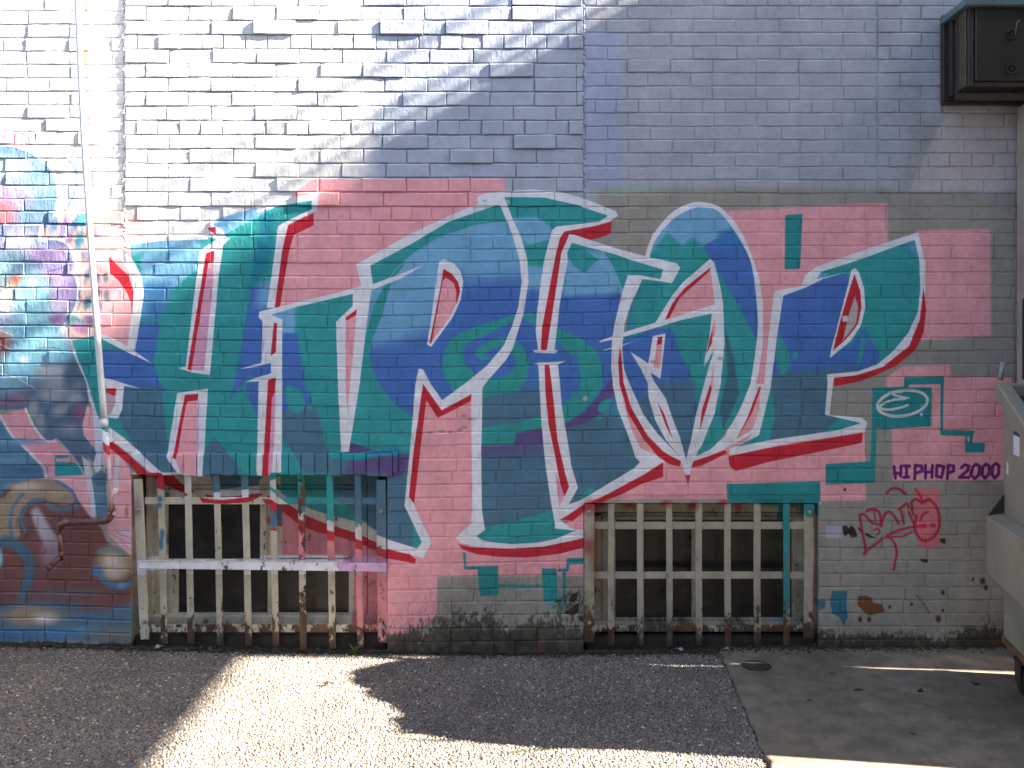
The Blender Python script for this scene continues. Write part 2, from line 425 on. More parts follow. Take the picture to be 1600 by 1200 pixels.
    E(100, 925, 70, 5, rgb(90, 92, 100), .9, a=.7)
    E(70, 945, 60, 7, rgb(70, 96, 118), .9)
    P([(-300, 952), (60, 948), (100, 950), (150, 955), (214, 940), (214, 1002), (-300, 1002)], rgb(78, 106, 126), 6)
    E(50, 962, 46, 15, rgb(158, 134, 100), .5)
    E(70, 966, 16, 8, rgb(206, 190, 188), .9)
    E(20, 992, 40, 9, rgb(60, 106, 150), .7)
    E(90, 990, 34, 8, rgb(66, 118, 160), .7)
    E(132, 984, 18, 6, rgb(92, 140, 168), .8)
    E(180, 990, 34, 12, rgb(120, 116, 100), .8, a=.8)
    # the figures, blended evenly towards a pale grey
    f0, f1 = int((-MX0) * MSC) - 360, int((205 - MX0) * MSC)
    r0, r1 = int((228 - MY0) * MSC), int((1004 - MY0) * MSC)
    K.a[r0:r1, :f1] += (rgb(196, 200, 204) - K.a[r0:r1, :f1]) * .14
    # window joinery: old cream paint, pink on the right, red and teal overspray
    P([(205, 738), (605, 738), (605, 1015), (205, 1015)], CREAM, .4)
    P([(912, 780), (1279, 780), (1279, 1015), (912, 1015)], rgb(178, 168, 146), .4)
    # letters --------------------------------------------------------------
    M = Layer(np.zeros(3, np.float32))
    one = np.ones(3, np.float32)
    for q in ([(203, 378), (325, 374), (338, 342), (400, 325), (488, 312), (489, 330), (449, 352), (432, 480), (414, 500), (414, 600), (411, 742), (252, 742), (167, 668), (160, 600), (160, 550), (158, 524), (200, 546),
               (212, 520), (222, 460), (207, 410)],
              [(113, 532), (158, 522), (168, 560), (162, 600), (164, 668), (152, 648), (138, 600), (122, 560)],
              [(422, 492), (462, 480), (551, 459), (551, 480), (530, 500), (533, 600), (538, 705), (536, 742), (426, 742), (441, 503)],
              [(560, 600), (574, 490), (579, 413), (645, 379), (700, 346), (775, 320), (795, 312), (814, 367), (827, 420), (822, 490), (800, 547), (756, 600), (752, 720), (752, 832), (868, 832), (862, 780), (848, 660), (843, 550),
               (840, 517), (845, 460), (864, 362), (937, 348), (955, 337), (900, 320), (850, 308), (785, 306), (795, 330), (760, 596), (692, 630), (660, 592), (642, 708), (634, 790), (662, 847), (652, 860), (603, 842), (603, 745), (520, 745)],
              [(560, 470), (830, 470), (800, 560), (700, 640), (655, 590), (650, 720), (540, 720)],
              [(752, 600), (845, 540), (868, 830), (752, 830)],
              [(770, 312), (784, 312), (862, 358), (842, 520), (800, 560), (770, 480)],
              [(742, 840), (757, 827), (865, 822), (903, 828), (868, 843), (830, 849), (780, 851)],
              [(890, 378), (1036, 420), (1032, 437), (984, 433), (974, 457), (960, 507), (957, 540), (957, 575), (962, 605), (986, 690), (996, 718), (1036, 722), (890, 790), (903, 762), (889, 720), (873, 600), (865, 550),
               (874, 472), (884, 410)],
              [(1011, 402), (1022, 370), (1052, 335), (1084, 321), (1100, 320), (1125, 327), (1150, 358), (1171, 398), (1181, 430), (1189, 500), (1185, 550), (1176, 600), (1145, 660), (1110, 705), (1072, 728), (1030, 690),
               (995, 640), (975, 590), (973, 545), (985, 475), (1000, 432)],
              [(936, 542), (1110, 488), (1110, 530), (1030, 540)],
              [(1222, 460), (1260, 448), (1275, 434), (1340, 405), (1432, 372), (1439, 405), (1440, 450), (1437, 487), (1422, 522), (1395, 553), (1372, 572), (1340, 583), (1292, 588), (1297, 600), (1291, 648), (1347, 658),
               (1347, 668), (1310, 675), (1200, 696), (1140, 708), (1170, 690), (1200, 620), (1215, 520)]):
        M.poly(q, one, .4)
    F = draw_letters_fill()
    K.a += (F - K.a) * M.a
    # H
    P([(172, 392), (188, 388), (208, 407), (221, 430), (225, 460), (220, 495), (211, 547), (199, 541), (208, 475), (206, 440), (199, 417), (185, 401)], WHITE, .5)
    P([(170, 400), (185, 416), (201, 431), (209, 456), (206, 495), (205, 472), (197, 455), (185, 438), (172, 427)], RED, .5)
    P([(157, 521), (175, 527), (200, 541), (238, 568), (200, 551), (158, 529)], WHITE, .5)
    P([(162, 591), (175, 593), (219, 607), (194, 603), (191, 640), (184, 654), (166, 652), (166, 608)], WHITE, .5)
    P([(166, 607), (181, 607), (180, 633), (172, 646), (166, 648)], rgb(206, 170, 176), .5)
    P([(166, 607), (182, 607), (180, 619), (166, 613)], RED, .5)
    P([(200, 373), (260, 366), (325, 366), (325, 374), (260, 376), (204, 382)], WHITE, .8)
    P([(322, 352), (334, 346), (336, 354), (345, 356), (354, 371), (340, 375), (322, 368)], WHITE, .6)
    P([(324, 356), (337, 355), (338, 366), (330, 362)], RED, .4)
    P([(312, 391), (336, 376), (360, 371), (349, 383), (342, 430), (328, 586), (300, 582), (278, 575), (290, 573)], WHITE, .4)
    P([(327, 411), (334, 408), (333, 440), (319, 579), (299, 578)], rgb(222, 160, 184), .4)
    P([(322, 396), (335, 391), (334, 408), (326, 411), (299, 579), (293, 577)], RED, .4)
    P([(400, 322), (440, 310), (499, 302), (496, 328), (452, 350), (442, 392), (430, 481), (417, 481), (430, 390), (434, 354), (447, 346), (487, 327), (488, 314), (440, 321), (402, 333)], WHITE, .4)
    P([(450, 352), (490, 333), (490, 352), (459, 367), (452, 392), (437, 481), (429, 482), (441, 392)], RED, .4)
    P([(410, 501), (441, 500), (441, 600), (440, 744), (401, 744), (404, 600), (409, 560)], WHITE, .4)
    P([(428, 504), (433, 505), (431, 550), (423, 556)], RED, .4)
    P([(400, 570), (423, 565), (424, 583), (398, 594), (390, 585)], BLUE, .6)
    P([(374, 577), (400, 569), (425, 563), (424, 567), (400, 573)], WHITE, .4)
    P([(384, 597), (400, 590), (425, 583), (424, 589), (402, 596)], WHITE, .4)
    P([(419, 594), (431, 590), (429, 620), (420, 744), (410, 744)], RED, .4)
    P([(425, 622), (431, 610), (428, 690), (425, 744), (419, 744)], rgb(230, 160, 190), .5)
    P([(277, 614), (325, 607), (317, 744), (281, 744), (261, 715), (262, 705)], WHITE, .4)
    P([(291, 628), (309, 624), (306, 744), (284, 744), (275, 717)], PINK, .4)
    P([(307, 625), (311, 625), (310, 744), (305, 744)], rgb(226, 180, 206), .8)
    P([(289, 617), (310, 615), (309, 625), (292, 628), (275, 718), (270, 715)], RED, .4)
    P([(166, 664), (195, 685), (254, 738), (240, 741), (212, 718), (171, 684)], WHITE, .4)
    P([(171, 686), (197, 707), (236, 741), (215, 741), (205, 728), (172, 700)], RED, .4)
    # I
    P([(405, 487), (425, 482), (478, 469), (533, 456), (566, 446), (582, 440), (581, 450), (575, 490), (562, 600), (545, 706), (533, 706), (528, 600), (525, 503), (551, 478), (552, 459), (462, 480), (424, 492),
       (441, 499), (440, 504), (412, 504), (404, 496)], WHITE, .4)
    P([(540, 500), (557, 493), (552, 550), (543, 640), (540, 600)], PINK, .4)
    P([(540, 496), (558, 483), (556, 493), (541, 501)], RED, .4)
    # P
    P([(556, 413), (580, 400), (640, 366), (700, 338), (748, 318), (745, 311), (750, 305), (765, 301), (785, 299), (830, 296), (875, 299), (917, 312), (962, 330), (966, 337), (950, 348), (932, 353), (905, 358), (882, 361),
       (862, 361), (869, 354), (905, 350), (937, 346), (950, 337), (900, 320), (850, 309), (788, 308), (793, 322), (775, 321), (700, 347), (645, 380), (579, 415), (582, 442), (581, 450), (566, 450), (565, 447)], WHITE, .4)
    E(757, 314, 4, 1.5, rgb(150, 190, 200), .5)
    P([(580, 445), (620, 430), (664, 413), (625, 436), (581, 453)], WHITE, .4)
    P([(780, 318), (792, 318), (802, 345), (813, 367), (824, 405), (826, 440), (818, 490), (801, 545), (791, 562), (761, 596), (754, 606), (752, 720), (753, 797), (758, 828), (744, 838), (757, 846), (800, 850), (840, 848),
       (868, 842), (900, 829), (868, 826), (866, 822), (911, 828), (911, 840), (862, 853), (800, 857), (745, 854), (720, 848), (712, 840), (736, 818), (737, 800), (734, 707), (737, 617), (690, 641), (661, 602), (646, 707),
       (639, 776), (646, 786), (666, 830), (675, 847), (661, 872), (603, 857), (603, 842), (652, 857), (659, 847), (632, 790), (640, 708), (649, 600), (654, 576), (661, 577), (673, 600), (691, 625), (732, 595), (760, 572),
       (787, 540), (800, 510), (810, 478), (815, 440), (812, 407), (800, 365)], WHITE, .4)
    P([(685, 415), (686, 408), (693, 405), (710, 412), (720, 424), (724, 440), (720, 468), (708, 495), (690, 520), (674, 542), (667, 538), (672, 510), (680, 450)], WHITE, .4)
    P([(694, 422), (700, 427), (712, 440), (716, 455), (713, 475), (700, 500), (672, 536), (690, 450)], PINK, .3)
    P([(693, 420), (706, 428), (716, 441), (719, 455), (713, 476), (713, 455), (709, 442), (697, 434), (692, 438), (674, 536), (671, 537), (688, 450)], RED, .3)
    P([(664, 605), (690, 645), (736, 622), (738, 800), (716, 838), (680, 850), (647, 786), (652, 707)], PINK, .4)
    P([(661, 600), (690, 641), (737, 616), (735, 627), (684, 653), (666, 625), (647, 787), (639, 776), (646, 707)], RED, .4)
    P([(603, 872), (603, 858), (640, 866), (650, 874), (648, 880)], RED, .4)
    P([(600, 856), (640, 868), (650, 874), (648, 881), (630, 876), (600, 868)], RED, .4)
    # second stem
    P([(862, 360), (869, 354), (905, 350), (950, 345), (952, 352), (900, 364), (894, 379), (886, 395), (887, 410), (875, 472), (866, 550), (841, 550), (837, 517), (839, 487), (849, 412)], WHITE, .4)
    P([(882, 362), (930, 353), (956, 346), (954, 365), (936, 372), (920, 375), (900, 369)], RED, .4)
    P([(882, 362), (890, 365), (877, 395), (875, 410), (866, 470), (854, 548), (845, 548), (847, 512), (867, 405), (875, 372)], RED, .4)
    P([(895, 366), (962, 388), (1010, 401), (1057, 411), (1063, 418), (1050, 443), (1035, 440), (1004, 436), (986, 475), (976, 505), (972, 545), (975, 575), (984, 606), (958, 606), (955, 575), (956, 532), (960, 507), (972, 457),
       (981, 430), (1000, 430), (1032, 436), (1036, 421), (997, 410), (960, 397), (892, 379)], WHITE, .4)
    P([(841, 566), (872, 566), (875, 600), (878, 637), (890, 707), (892, 725), (903, 762), (888, 788), (907, 782), (960, 750), (990, 732), (1000, 722), (993, 714), (984, 687), (965, 638), (957, 600), (983, 600), (988, 637),
       (1006, 668), (1040, 722), (1020, 733), (1005, 742), (970, 763), (935, 778), (875, 812), (890, 824), (868, 824), (860, 780), (852, 725), (846, 662)], WHITE, .4)
    P([(832, 547), (872, 547), (868, 552), (836, 551)], WHITE, .5)
    P([(836, 552), (892, 553), (898, 560), (880, 566), (835, 566)], BLUE, .8)
    P([(834, 568), (884, 564), (874, 569), (840, 570)], WHITE, .5)
    P([(851, 570), (858, 570), (862, 600), (866, 637), (871, 687), (883, 740), (889, 760), (882, 776), (875, 755), (866, 705), (857, 662), (852, 610)], RED, .4)
    P([(868, 738), (875, 755), (882, 776), (874, 792), (870, 765)], rgb(232, 164, 184), .6)
    P([(876, 812), (910, 790), (940, 777), (1007, 741), (1036, 722), (1036, 745), (1005, 755), (972, 772), (940, 785), (912, 800), (895, 814)], RED, .4)
    P([(895, 815), (914, 805), (914, 824), (905, 824)], PINK, .5)
    P([(717, 850), (735, 855), (800, 858), (850, 854), (911, 841), (913, 855), (875, 865), (825, 871), (780, 870), (745, 866), (722, 858)], RED, .4)
    # O
    oo = catmull([(1007, 402), (1020, 367), (1050, 332), (1080, 317), (1100, 316), (1127, 325), (1155, 357), (1175, 400), (1187, 440), (1194, 500), (1190, 550), (1182, 600)], False)
    oi = catmull([(1015, 402), (1026, 372), (1055, 340), (1085, 325), (1100, 324), (1122, 330), (1147, 360), (1167, 395), (1177, 428), (1184, 500), (1180, 550), (1172, 602)], False)
    P(np.vstack([oo, oi[::-1]]), WHITE, .4)
    P([(1192, 480), (1204, 480), (1198, 560), (1190, 600), (1186, 600), (1192, 540)], PINK, .6)
    P([(1172, 600), (1201, 600), (1192, 668), (1150, 692), (1100, 717), (1085, 714), (1110, 702), (1132, 682), (1158, 636)], WHITE, .4)
    P([(1189, 600), (1186, 640), (1175, 672), (1150, 686), (1170, 650)], PINK, .4)
    P([(1186, 604), (1189, 606), (1175, 645), (1152, 685), (1168, 652)], RED, .3)
    P([(958, 598), (974, 598), (976, 630), (990, 672), (1002, 700), (1036, 716), (1036, 722), (1000, 722), (993, 715), (984, 687), (965, 638)], WHITE, .4)
    P([(972, 622), (984, 650), (1000, 680), (1020, 705), (1036, 716), (1001, 700), (987, 672)], PINK, .4)
    P([(974, 575), (984, 600), (1005, 647), (1027, 677), (1060, 711), (1075, 722), (1063, 720), (1035, 706), (1012, 682), (985, 640), (972, 600)], WHITE, .4)
    P([(969, 540), (971, 558), (974, 597), (986, 637), (1012, 681), (1036, 705), (1050, 714), (1064, 720), (1062, 729), (1045, 725), (1028, 713), (1005, 686), (981, 645), (968, 600), (966, 565)], RED, .4)
    P([(1080, 721), (1110, 712), (1131, 703), (1137, 707), (1120, 716), (1095, 728), (1080, 731)], RED, .4)
    P([(1082, 716), (1110, 704), (1131, 692), (1131, 703), (1110, 712), (1082, 721)], WHITE, .4)
    P([(1060, 710), (1090, 708), (1082, 725), (1075, 752), (1066, 727)], WHITE, .4)
    P([(1067, 700), (1074, 726), (1081, 700)], SLATE, .6)
    P([(1070, 742), (1079, 742), (1075, 757)], rgb(176, 60, 84), .6)
    P([(1020, 525), (1040, 521), (1032, 592), (1016, 582), (1022, 596), (1040, 622), (1052, 657), (1062, 682), (1072, 718), (1060, 711), (1040, 687), (1024, 657), (1013, 620), (1012, 598), (1000, 574), (985, 550), (1000, 559), (1013, 568)], WHITE, .4)
    P([(1026, 538), (1035, 536), (1031, 577), (1021, 573)], PINK, .3)
    P([(1028, 527), (1035, 526), (1034, 537), (1026, 539)], RED, .3)
    P([(1027, 628), (1037, 645), (1052, 688), (1040, 664)], RED, .4)
    P([(936, 533), (972, 520), (1024, 504), (1050, 462), (1066, 442), (1110, 404), (1116, 410), (1126, 450), (1130, 475), (1132, 537), (1126, 600), (1117, 645), (1097, 695), (1082, 718), (1070, 726), (1079, 690), (1087, 650),
       (1100, 600), (1112, 555), (1100, 573), (1101, 560), (1108, 530), (1112, 490), (1065, 500), (1012, 516), (972, 527), (938, 535)], WHITE, .4)
    P([(1110, 420), (1117, 475), (1053, 496), (1041, 498), (1060, 460), (1085, 437)], PINK, .3)
    P([(1111, 417), (1107, 425), (1085, 445), (1062, 465), (1046, 497), (1039, 500), (1050, 475), (1070, 450)], RED, .4)
    P([(1117, 498), (1118, 518), (1112, 537), (1105, 551), (1109, 528)], PINK, .5)
    P([(1113, 514), (1112, 536), (1104, 552), (1109, 530)], RED, .4)
    P([(1102, 572), (1115, 546), (1112, 560), (1104, 575)], TEAL, .4)
    P([(1116, 562), (1113, 605), (1107, 632), (1110, 600)], rgb(232, 170, 186), .4)
    P([(1110, 600), (1112, 608), (1104, 637), (1093, 673), (1097, 640)], RED, .4)
    P([(942, 547), (995, 532), (972, 540), (944, 548)], WHITE, .4)
    # second P
    P([(1212, 454), (1252, 447), (1257, 431), (1275, 417), (1340, 394), (1400, 374), (1434, 363), (1445, 408), (1446, 450), (1439, 498), (1422, 540), (1382, 573), (1340, 588), (1303, 590), (1301, 606), (1296, 648), (1347, 653),
       (1355, 660), (1352, 674), (1310, 681), (1240, 691), (1200, 699), (1140, 713), (1140, 700), (1166, 692), (1181, 668), (1193, 610), (1201, 525), (1209, 460)], WHITE, .4)
    inner = [(1224, 462), (1260, 449), (1285, 436), (1328, 424), (1276, 436), (1282, 425), (1340, 407), (1400, 385), (1429, 375), (1436, 405), (1438, 450), (1434, 487), (1419, 520), (1394, 550), (1370, 570), (1340, 580), (1292, 585),
             (1293, 600), (1289, 648), (1345, 661), (1310, 672), (1200, 688), (1152, 698), (1186, 680), (1204, 606), (1215, 520)]
    x0, y0, m = K.cover(inner, .4)
    h, w = m.shape
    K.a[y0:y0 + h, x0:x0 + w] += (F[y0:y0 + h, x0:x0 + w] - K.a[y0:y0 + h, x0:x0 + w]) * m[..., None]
    P([(1145, 697), (1180, 690), (1200, 676), (1200, 688), (1165, 695)], TEAL, .5)
    P([(1330, 422), (1336, 419), (1342, 425), (1350, 450), (1352, 480), (1346, 507), (1330, 532), (1296, 560), (1300, 540), (1312, 495), (1325, 445)], WHITE, .4)
    P([(1335, 428), (1344, 455), (1346, 480), (1340, 507), (1322, 530), (1302, 547), (1310, 512), (1325, 460)], RED, .3)
    P([(1336, 462), (1341, 480), (1338, 505), (1316, 534), (1326, 492)], rgb(190, 178, 172), .4)
    P([(1316, 494), (1324, 493), (1325, 502), (1317, 503)], rgb(226, 210, 216), .3)
    P([(1443, 450), (1447, 485), (1443, 520), (1430, 547), (1400, 572), (1360, 590), (1335, 598), (1302, 604), (1303, 591), (1340, 586), (1380, 573), (1420, 541), (1437, 500)], RED, .4)
    P([(1138, 713), (1200, 700), (1348, 676), (1347, 692), (1200, 722), (1150, 736), (1140, 728)], RED, .4)
    # teal circuitry and the signed square
    T2 = rgb(42, 140, 140)
    P([(1227, 336), (1254, 334), (1250, 420), (1226, 421)], T2, .8)
    P([(1363, 606), (1412, 604), (1413, 589), (1475, 588), (1474, 600), (1420, 601), (1420, 605), (1456, 605), (1455, 666), (1420, 668), (1378, 671), (1370, 668), (1367, 755), (1290, 757), (1290, 725), (1360, 721), (1362, 668)], T2, .8)
    P([(1470, 588), (1475, 588), (1473, 672), (1523, 673), (1521, 680), (1519, 692), (1539, 692), (1538, 707), (1508, 707), (1508, 681), (1469, 680)], T2, .8)
    P([(1511, 682), (1515, 682), (1515, 691), (1512, 691)], PINK, .5)
    P([(1135, 756), (1282, 752), (1282, 784), (1137, 786)], T2, 1)
    P([(723, 863), (728, 863), (728, 885), (778, 884), (779, 930), (750, 932), (746, 890), (726, 890)], T2, 1)
    P([(778, 913), (848, 914), (848, 918), (778, 917)], T2, 1)
    P([(846, 888), (870, 888), (872, 938), (850, 940)], T2, 1)
    P([(886, 872), (912, 872), (912, 881), (890, 882), (888, 892), (884, 894), (884, 945), (880, 945), (879, 893), (872, 893), (872, 889), (884, 888)], T2, 1)
    P([(850, 930), (890, 930), (886, 955), (852, 950)], T2, 5, a=.4)
    ov = [(1410 + 39 * math.cos(t + .04) * 1, 630 + 20 * math.sin(t) - 3.5 * math.cos(t)) for t in np.linspace(-2.6, 3.5, 40)]
    LN(ov, 4.6, rgb(214, 212, 208), sm=False)
    LN([(1372, 630), (1380, 620), (1394, 613), (1408, 612)], 4, rgb(214, 212, 208))
    LN([(1390, 613), (1400, 618), (1420, 622)], 4, rgb(214, 212, 208), w1=3)
    LN([(1414, 623), (1395, 625), (1378, 632), (1376, 638), (1390, 640), (1406, 637), (1418, 633)], 4, rgb(214, 212, 208))
    LN([(1439, 632), (1440, 648)], 1.2, rgb(214, 212, 208), sm=False, a=.7)
    E(1439.5, 648, 2.6, 2.6, rgb(214, 212, 208), .3)
    # purple lettering HIPHOP 2000
    pu, W = rgb(104, 32, 108), 4.6
    for st in ([(1397, 729), (1399, 747)], [(1408, 728), (1407, 744)], [(1397, 740), (1408, 739)], [(1413, 728), (1421, 728)], [(1417, 728), (1416, 746)], [(1412, 746), (1420, 745)],
               [(1430, 727), (1429, 748)], [(1430, 727), (1440, 728), (1441, 736), (1431, 739)], [(1446, 727), (1446, 747)], [(1457, 727), (1456, 746)], [(1446, 738), (1457, 737)],
               [(1464, 728), (1463, 744), (1471, 746), (1475, 729), (1464, 727)], [(1482, 727), (1480, 748)], [(1482, 727), (1490, 728), (1490, 736), (1481, 739)],
               [(1502, 731), (1507, 726), (1514, 728), (1512, 735), (1499, 746), (1514, 746)], [(1520, 729), (1517, 742), (1523, 748), (1529, 742), (1531, 729), (1525, 725), (1520, 729)],
               [(1536, 729), (1534, 742), (1539, 747), (1545, 741), (1546, 729), (1541, 725), (1536, 729)], [(1551, 728), (1550, 742), (1554, 747), (1560, 741), (1561, 728), (1556, 724), (1551, 728)]):
        LN(st, W, pu, sm=False, edge=1.6)
    # red scribble
    rd = rgb(176, 40, 62)
    P([(1430, 763), (1468, 763), (1468, 855), (1436, 857), (1432, 830)], rgb(226, 110, 124), 3, a=.8)
    for st, w in (([(1385, 771), (1392, 764), (1404, 764), (1415, 772)], 4), ([(1343, 804), (1347, 830), (1353, 862), (1351, 863), (1378, 842)], 4), ([(1343, 806), (1350, 804), (1362, 816), (1374, 820)], 4),
                  ([(1354, 798), (1366, 796), (1374, 802), (1377, 820)], 4.5), ([(1377, 822), (1382, 804), (1390, 800), (1398, 808), (1404, 818)], 4), ([(1405, 796), (1416, 787), (1419, 792)], 4.5),
                  ([(1408, 798), (1412, 818)], 4), ([(1420, 800), (1428, 818)], 4), ([(1365, 798), (1368, 812)], 2.5), ([(1366, 828), (1372, 826), (1374, 832), (1370, 836)], 3),
                  ([(1383, 840), (1396, 832), (1412, 826), (1430, 823), (1446, 822)], 4), ([(1388, 838), (1410, 838), (1424, 832)], 3), ([(1386, 838), (1396, 846), (1401, 862), (1398, 880), (1396, 890)], 4),
                  ([(1430, 764), (1437, 774), (1441, 784)], 3), ([(1427, 804), (1424, 786), (1430, 780), (1440, 784), (1452, 780)], 4.5), ([(1440, 786), (1452, 781), (1464, 794), (1468, 812), (1464, 832), (1450, 844), (1438, 842), (1430, 828), (1432, 806)], 4.5),
                  ([(1438, 814), (1442, 804), (1450, 800)], 3.5)):
        LN(st, w, rd, edge=1.8, a=.9)
    E(1442, 822, 6, 3.5, rgb(196, 40, 60), .6)
    E(1457, 821, 5, 3, rgb(196, 40, 60), .6)
    # paint over the window frames: the mural runs on across bars and boards
    P([(214, 738), (252, 738), (272, 760), (294, 773), (284, 779), (244, 762)], RED, .5)
    P([(252, 738), (300, 738), (298, 765), (292, 772), (272, 758)], rgb(214, 206, 196), 1)
    P([(318, 738), (402, 738), (396, 764), (330, 770), (322, 755)], SLATE, 1)
    P([(372, 738), (402, 738), (402, 752), (376, 746)], TEAL, 1.5)
    P([(330, 770), (396, 764), (398, 778), (345, 781), (325, 778)], WHITE, .6)
    P([(310, 777), (325, 781), (350, 782), (396, 776), (404, 778), (388, 785), (350, 788), (315, 786)], RED, .5)
    P([(422, 738), (524, 738), (526, 780), (556, 805), (560, 826), (520, 816), (480, 803), (450, 788), (436, 785), (422, 776)], TEAL, 1)
    P([(515, 738), (605, 738), (605, 845), (585, 835), (556, 816), (522, 776)], SLATE, 1.2)
    P([(421, 752), (431, 748), (431, 775), (466, 800), (520, 815), (560, 824), (605, 842), (605, 860), (555, 842), (500, 826), (466, 812), (435, 790), (421, 780)], rgb(216, 208, 196), .8)
    P([(421, 760), (431, 766), (431, 772), (422, 766)], TEAL, .5)
    P([(432, 800), (470, 826), (520, 845), (605, 872), (605, 1002), (545, 1004), (548, 890), (432, 885)], rgb(226, 140, 144), .8)
    P([(408, 780), (424, 781), (436, 790), (466, 811), (500, 825), (556, 842), (590, 855), (605, 860), (605, 873), (585, 866), (557, 857), (520, 846), (490, 840), (460, 828), (430, 804), (415, 790)], RED, .5)
    P([(421, 795), (432, 803), (432, 826), (421, 824)], SLATE, 1)
    P([(421, 825), (432, 826), (432, 830), (421, 828)], RED, .5)
    for (x, y, ry) in ((250, 779, 5), (249, 790, 4), (253, 835, 8), (251, 850, 10)):
        E(x, y, 3.5, ry, rgb(84, 124, 148), .5)
    E(412, 820, 5, 6, rgb(210, 90, 60), .8)
    E(214, 795, 6, 14, rgb(150, 110, 120), .9, a=.7)
    P([(205, 876), (530, 876), (533, 898), (205, 898)], rgb(236, 234, 236), .4)
    P([(530, 876), (605, 876), (605, 900), (533, 898)], LILAC, 1.5)
    P([(1256, 780), (1279, 780), (1280, 806), (1268, 809), (1258, 806)], T2, 1.2)
    P([(1180, 780), (1258, 780), (1258, 796), (1190, 794)], rgb(24, 112, 110), 3, a=.8)
    P([(1223, 780), (1235, 780), (1235, 950), (1223, 955)], T2, .8)
    P([(1223, 945), (1235, 945), (1235, 985), (1223, 985)], T2, 8, a=.5)
    for (x, y, rx, ry) in ((925, 792, 14, 10), (940, 790, 10, 6), (985, 793, 8, 6), (1042, 788, 8, 5), (1085, 792, 6, 7), (1130, 786, 7, 5), (1160, 795, 5, 8), (921, 854, 8, 10)):
        E(x, y, rx, ry, rgb(170, 50, 60), .9, a=.8)
    E(1240, 880, 8, 14, rgb(196, 110, 96), .9, a=.8)
    E(930, 865, 8, 40, rgb(150, 96, 70), .8, a=.6)
    LN([(1272, 800), (1273, 860), (1271, 930), (1272, 990)], 3, rgb(140, 40, 56), edge=2, a=.8)
    # chipped and patched places
    P([(1337, 821), (1352, 823), (1349, 840), (1334, 838)], rgb(60, 30, 36), .5, a=0)
    for pts in ([(1316, 822), (1322, 821), (1326, 826), (1331, 821), (1336, 827), (1338, 832), (1340, 838), (1330, 840), (1326, 834), (1320, 838), (1317, 830)], [(1341, 823), (1348, 830), (1346, 832), (1341, 827)],
                [(1352, 832), (1362, 837), (1370, 841), (1358, 840), (1353, 837)], [(1467, 842), (1477, 841), (1477, 850), (1470, 848)], [(1438, 873), (1450, 874), (1450, 879), (1440, 878)],
                [(888, 938), (894, 928), (904, 925), (902, 934), (896, 942)], [(880, 958), (892, 950), (904, 941), (905, 955), (896, 962)], [(866, 940), (874, 937), (876, 938), (868, 942)], [(904, 963), (911, 962), (912, 972), (906, 970)]):
        P(pts, CHIP, .4)
    P([(1290, 821), (1315, 822), (1315, 841), (1290, 841)], rgb(176, 168, 184), .8)
    P([(1300, 923), (1324, 923), (1322, 945), (1325, 962), (1318, 978), (1312, 965), (1300, 958), (1297, 942)], rgb(52, 110, 130), .8)
    P([(1278, 938), (1290, 936), (1288, 950), (1280, 954)], rgb(62, 110, 130), 2)
    P([(1340, 932), (1352, 930), (1362, 934), (1364, 942), (1378, 944), (1382, 956), (1366, 960), (1358, 962), (1350, 956), (1340, 946)], rgb(118, 78, 46), 1)
    for (x, y, r) in ((1344, 968, 3), (1358, 968, 3), (1390, 948, 2), (1466, 967, 4), (1473, 926, 3), (1473, 954, 2), (1424, 944, 2), (1535, 908, 4), (1540, 918, 3), (1320, 765, 2), (1520, 905, 2)):
        E(x, y, r, r * 1.3, rgb(70, 48, 40), .6)
    LN([(1432, 930), (1444, 945), (1452, 958)], 3, rgb(90, 104, 70), edge=3, a=.7)
    for st in ([(1300, 884), (1305, 892), (1310, 898)], [(1310, 875), (1311, 884)], [(1328, 892), (1331, 898)], [(1506, 900), (1536, 920)]):
        LN(st, 2, rgb(110, 124, 128), edge=2, a=.7)
    for (x, y) in ((655, 672), (672, 676), (690, 674), (704, 675), (718, 672), (726, 668), (604, 675), (628, 674), (498, 675), (970, 566), (1020, 565), (1125, 560), (725, 650), (735, 655)):
        E(x, y, 4, 2, rgb(110, 96, 104), .9, a=.5)
    E(1545, 740, 3, 3, PURPLE, .5)
    # dirt and algae above the pavement, old brick showing where the paint has gone
    n1, n2, n3 = value_noise(3, 34, (1.3, 1)), value_noise(5, 9), value_noise(8, 3.2, (.7, 1.6))
    nn = .45 * n1 + .3 * n2 + .25 * n3
    yy = (np.arange(MH)[:, None] / MSC + MY0).astype(np.float32)
    xx = (np.arange(MW)[None] / MSC + MX0).astype(np.float32)
    gate = np.interp(xx[0], [-260, 205, 260, 600, 640, 760, 912, 930, 1275, 1340, 1560, 1860], [12, 8, 34, 38, 44, 86, 92, 50, 50, 30, 40, 40])[None].astype(np.float32)
    base = np.interp(xx[0], [-260, 0, 500, 800, 1300, 1860], [1004, 1007, 1018, 1022, 1016, 1014])[None].astype(np.float32)
    t = np.clip((yy - (base - gate)) / gate, -1, 1.2)
    m1 = np.clip((t * .62 + nn - .62) * 5, 0, 1)
    m1 = np.where(t > -.6, m1, 0)
    col = rgb(60, 52, 42) * (1 - n2[..., None]) + rgb(92, 88, 70) * n2[..., None]
    K.a += (col - K.a) * (m1 * .88)[..., None]
    soot = np.clip((yy - (base - 2.2 * gate)) / (2.2 * gate), 0, 1) * np.clip((n1 * .6 + n3 * .5 - .35) * 2, 0, 1)
    K.a *= 1 - .30 * soot[..., None]
    flake = np.clip((t * .5 + n2 * .7 + n3 * .3 - 1.02) * 9, 0, 1)
    brickc = rgb(112, 60, 46) * n1[..., None] + rgb(96, 108, 108) * (1 - n1[..., None])
    K.a += (brickc - K.a) * (flake * .8)[..., None]
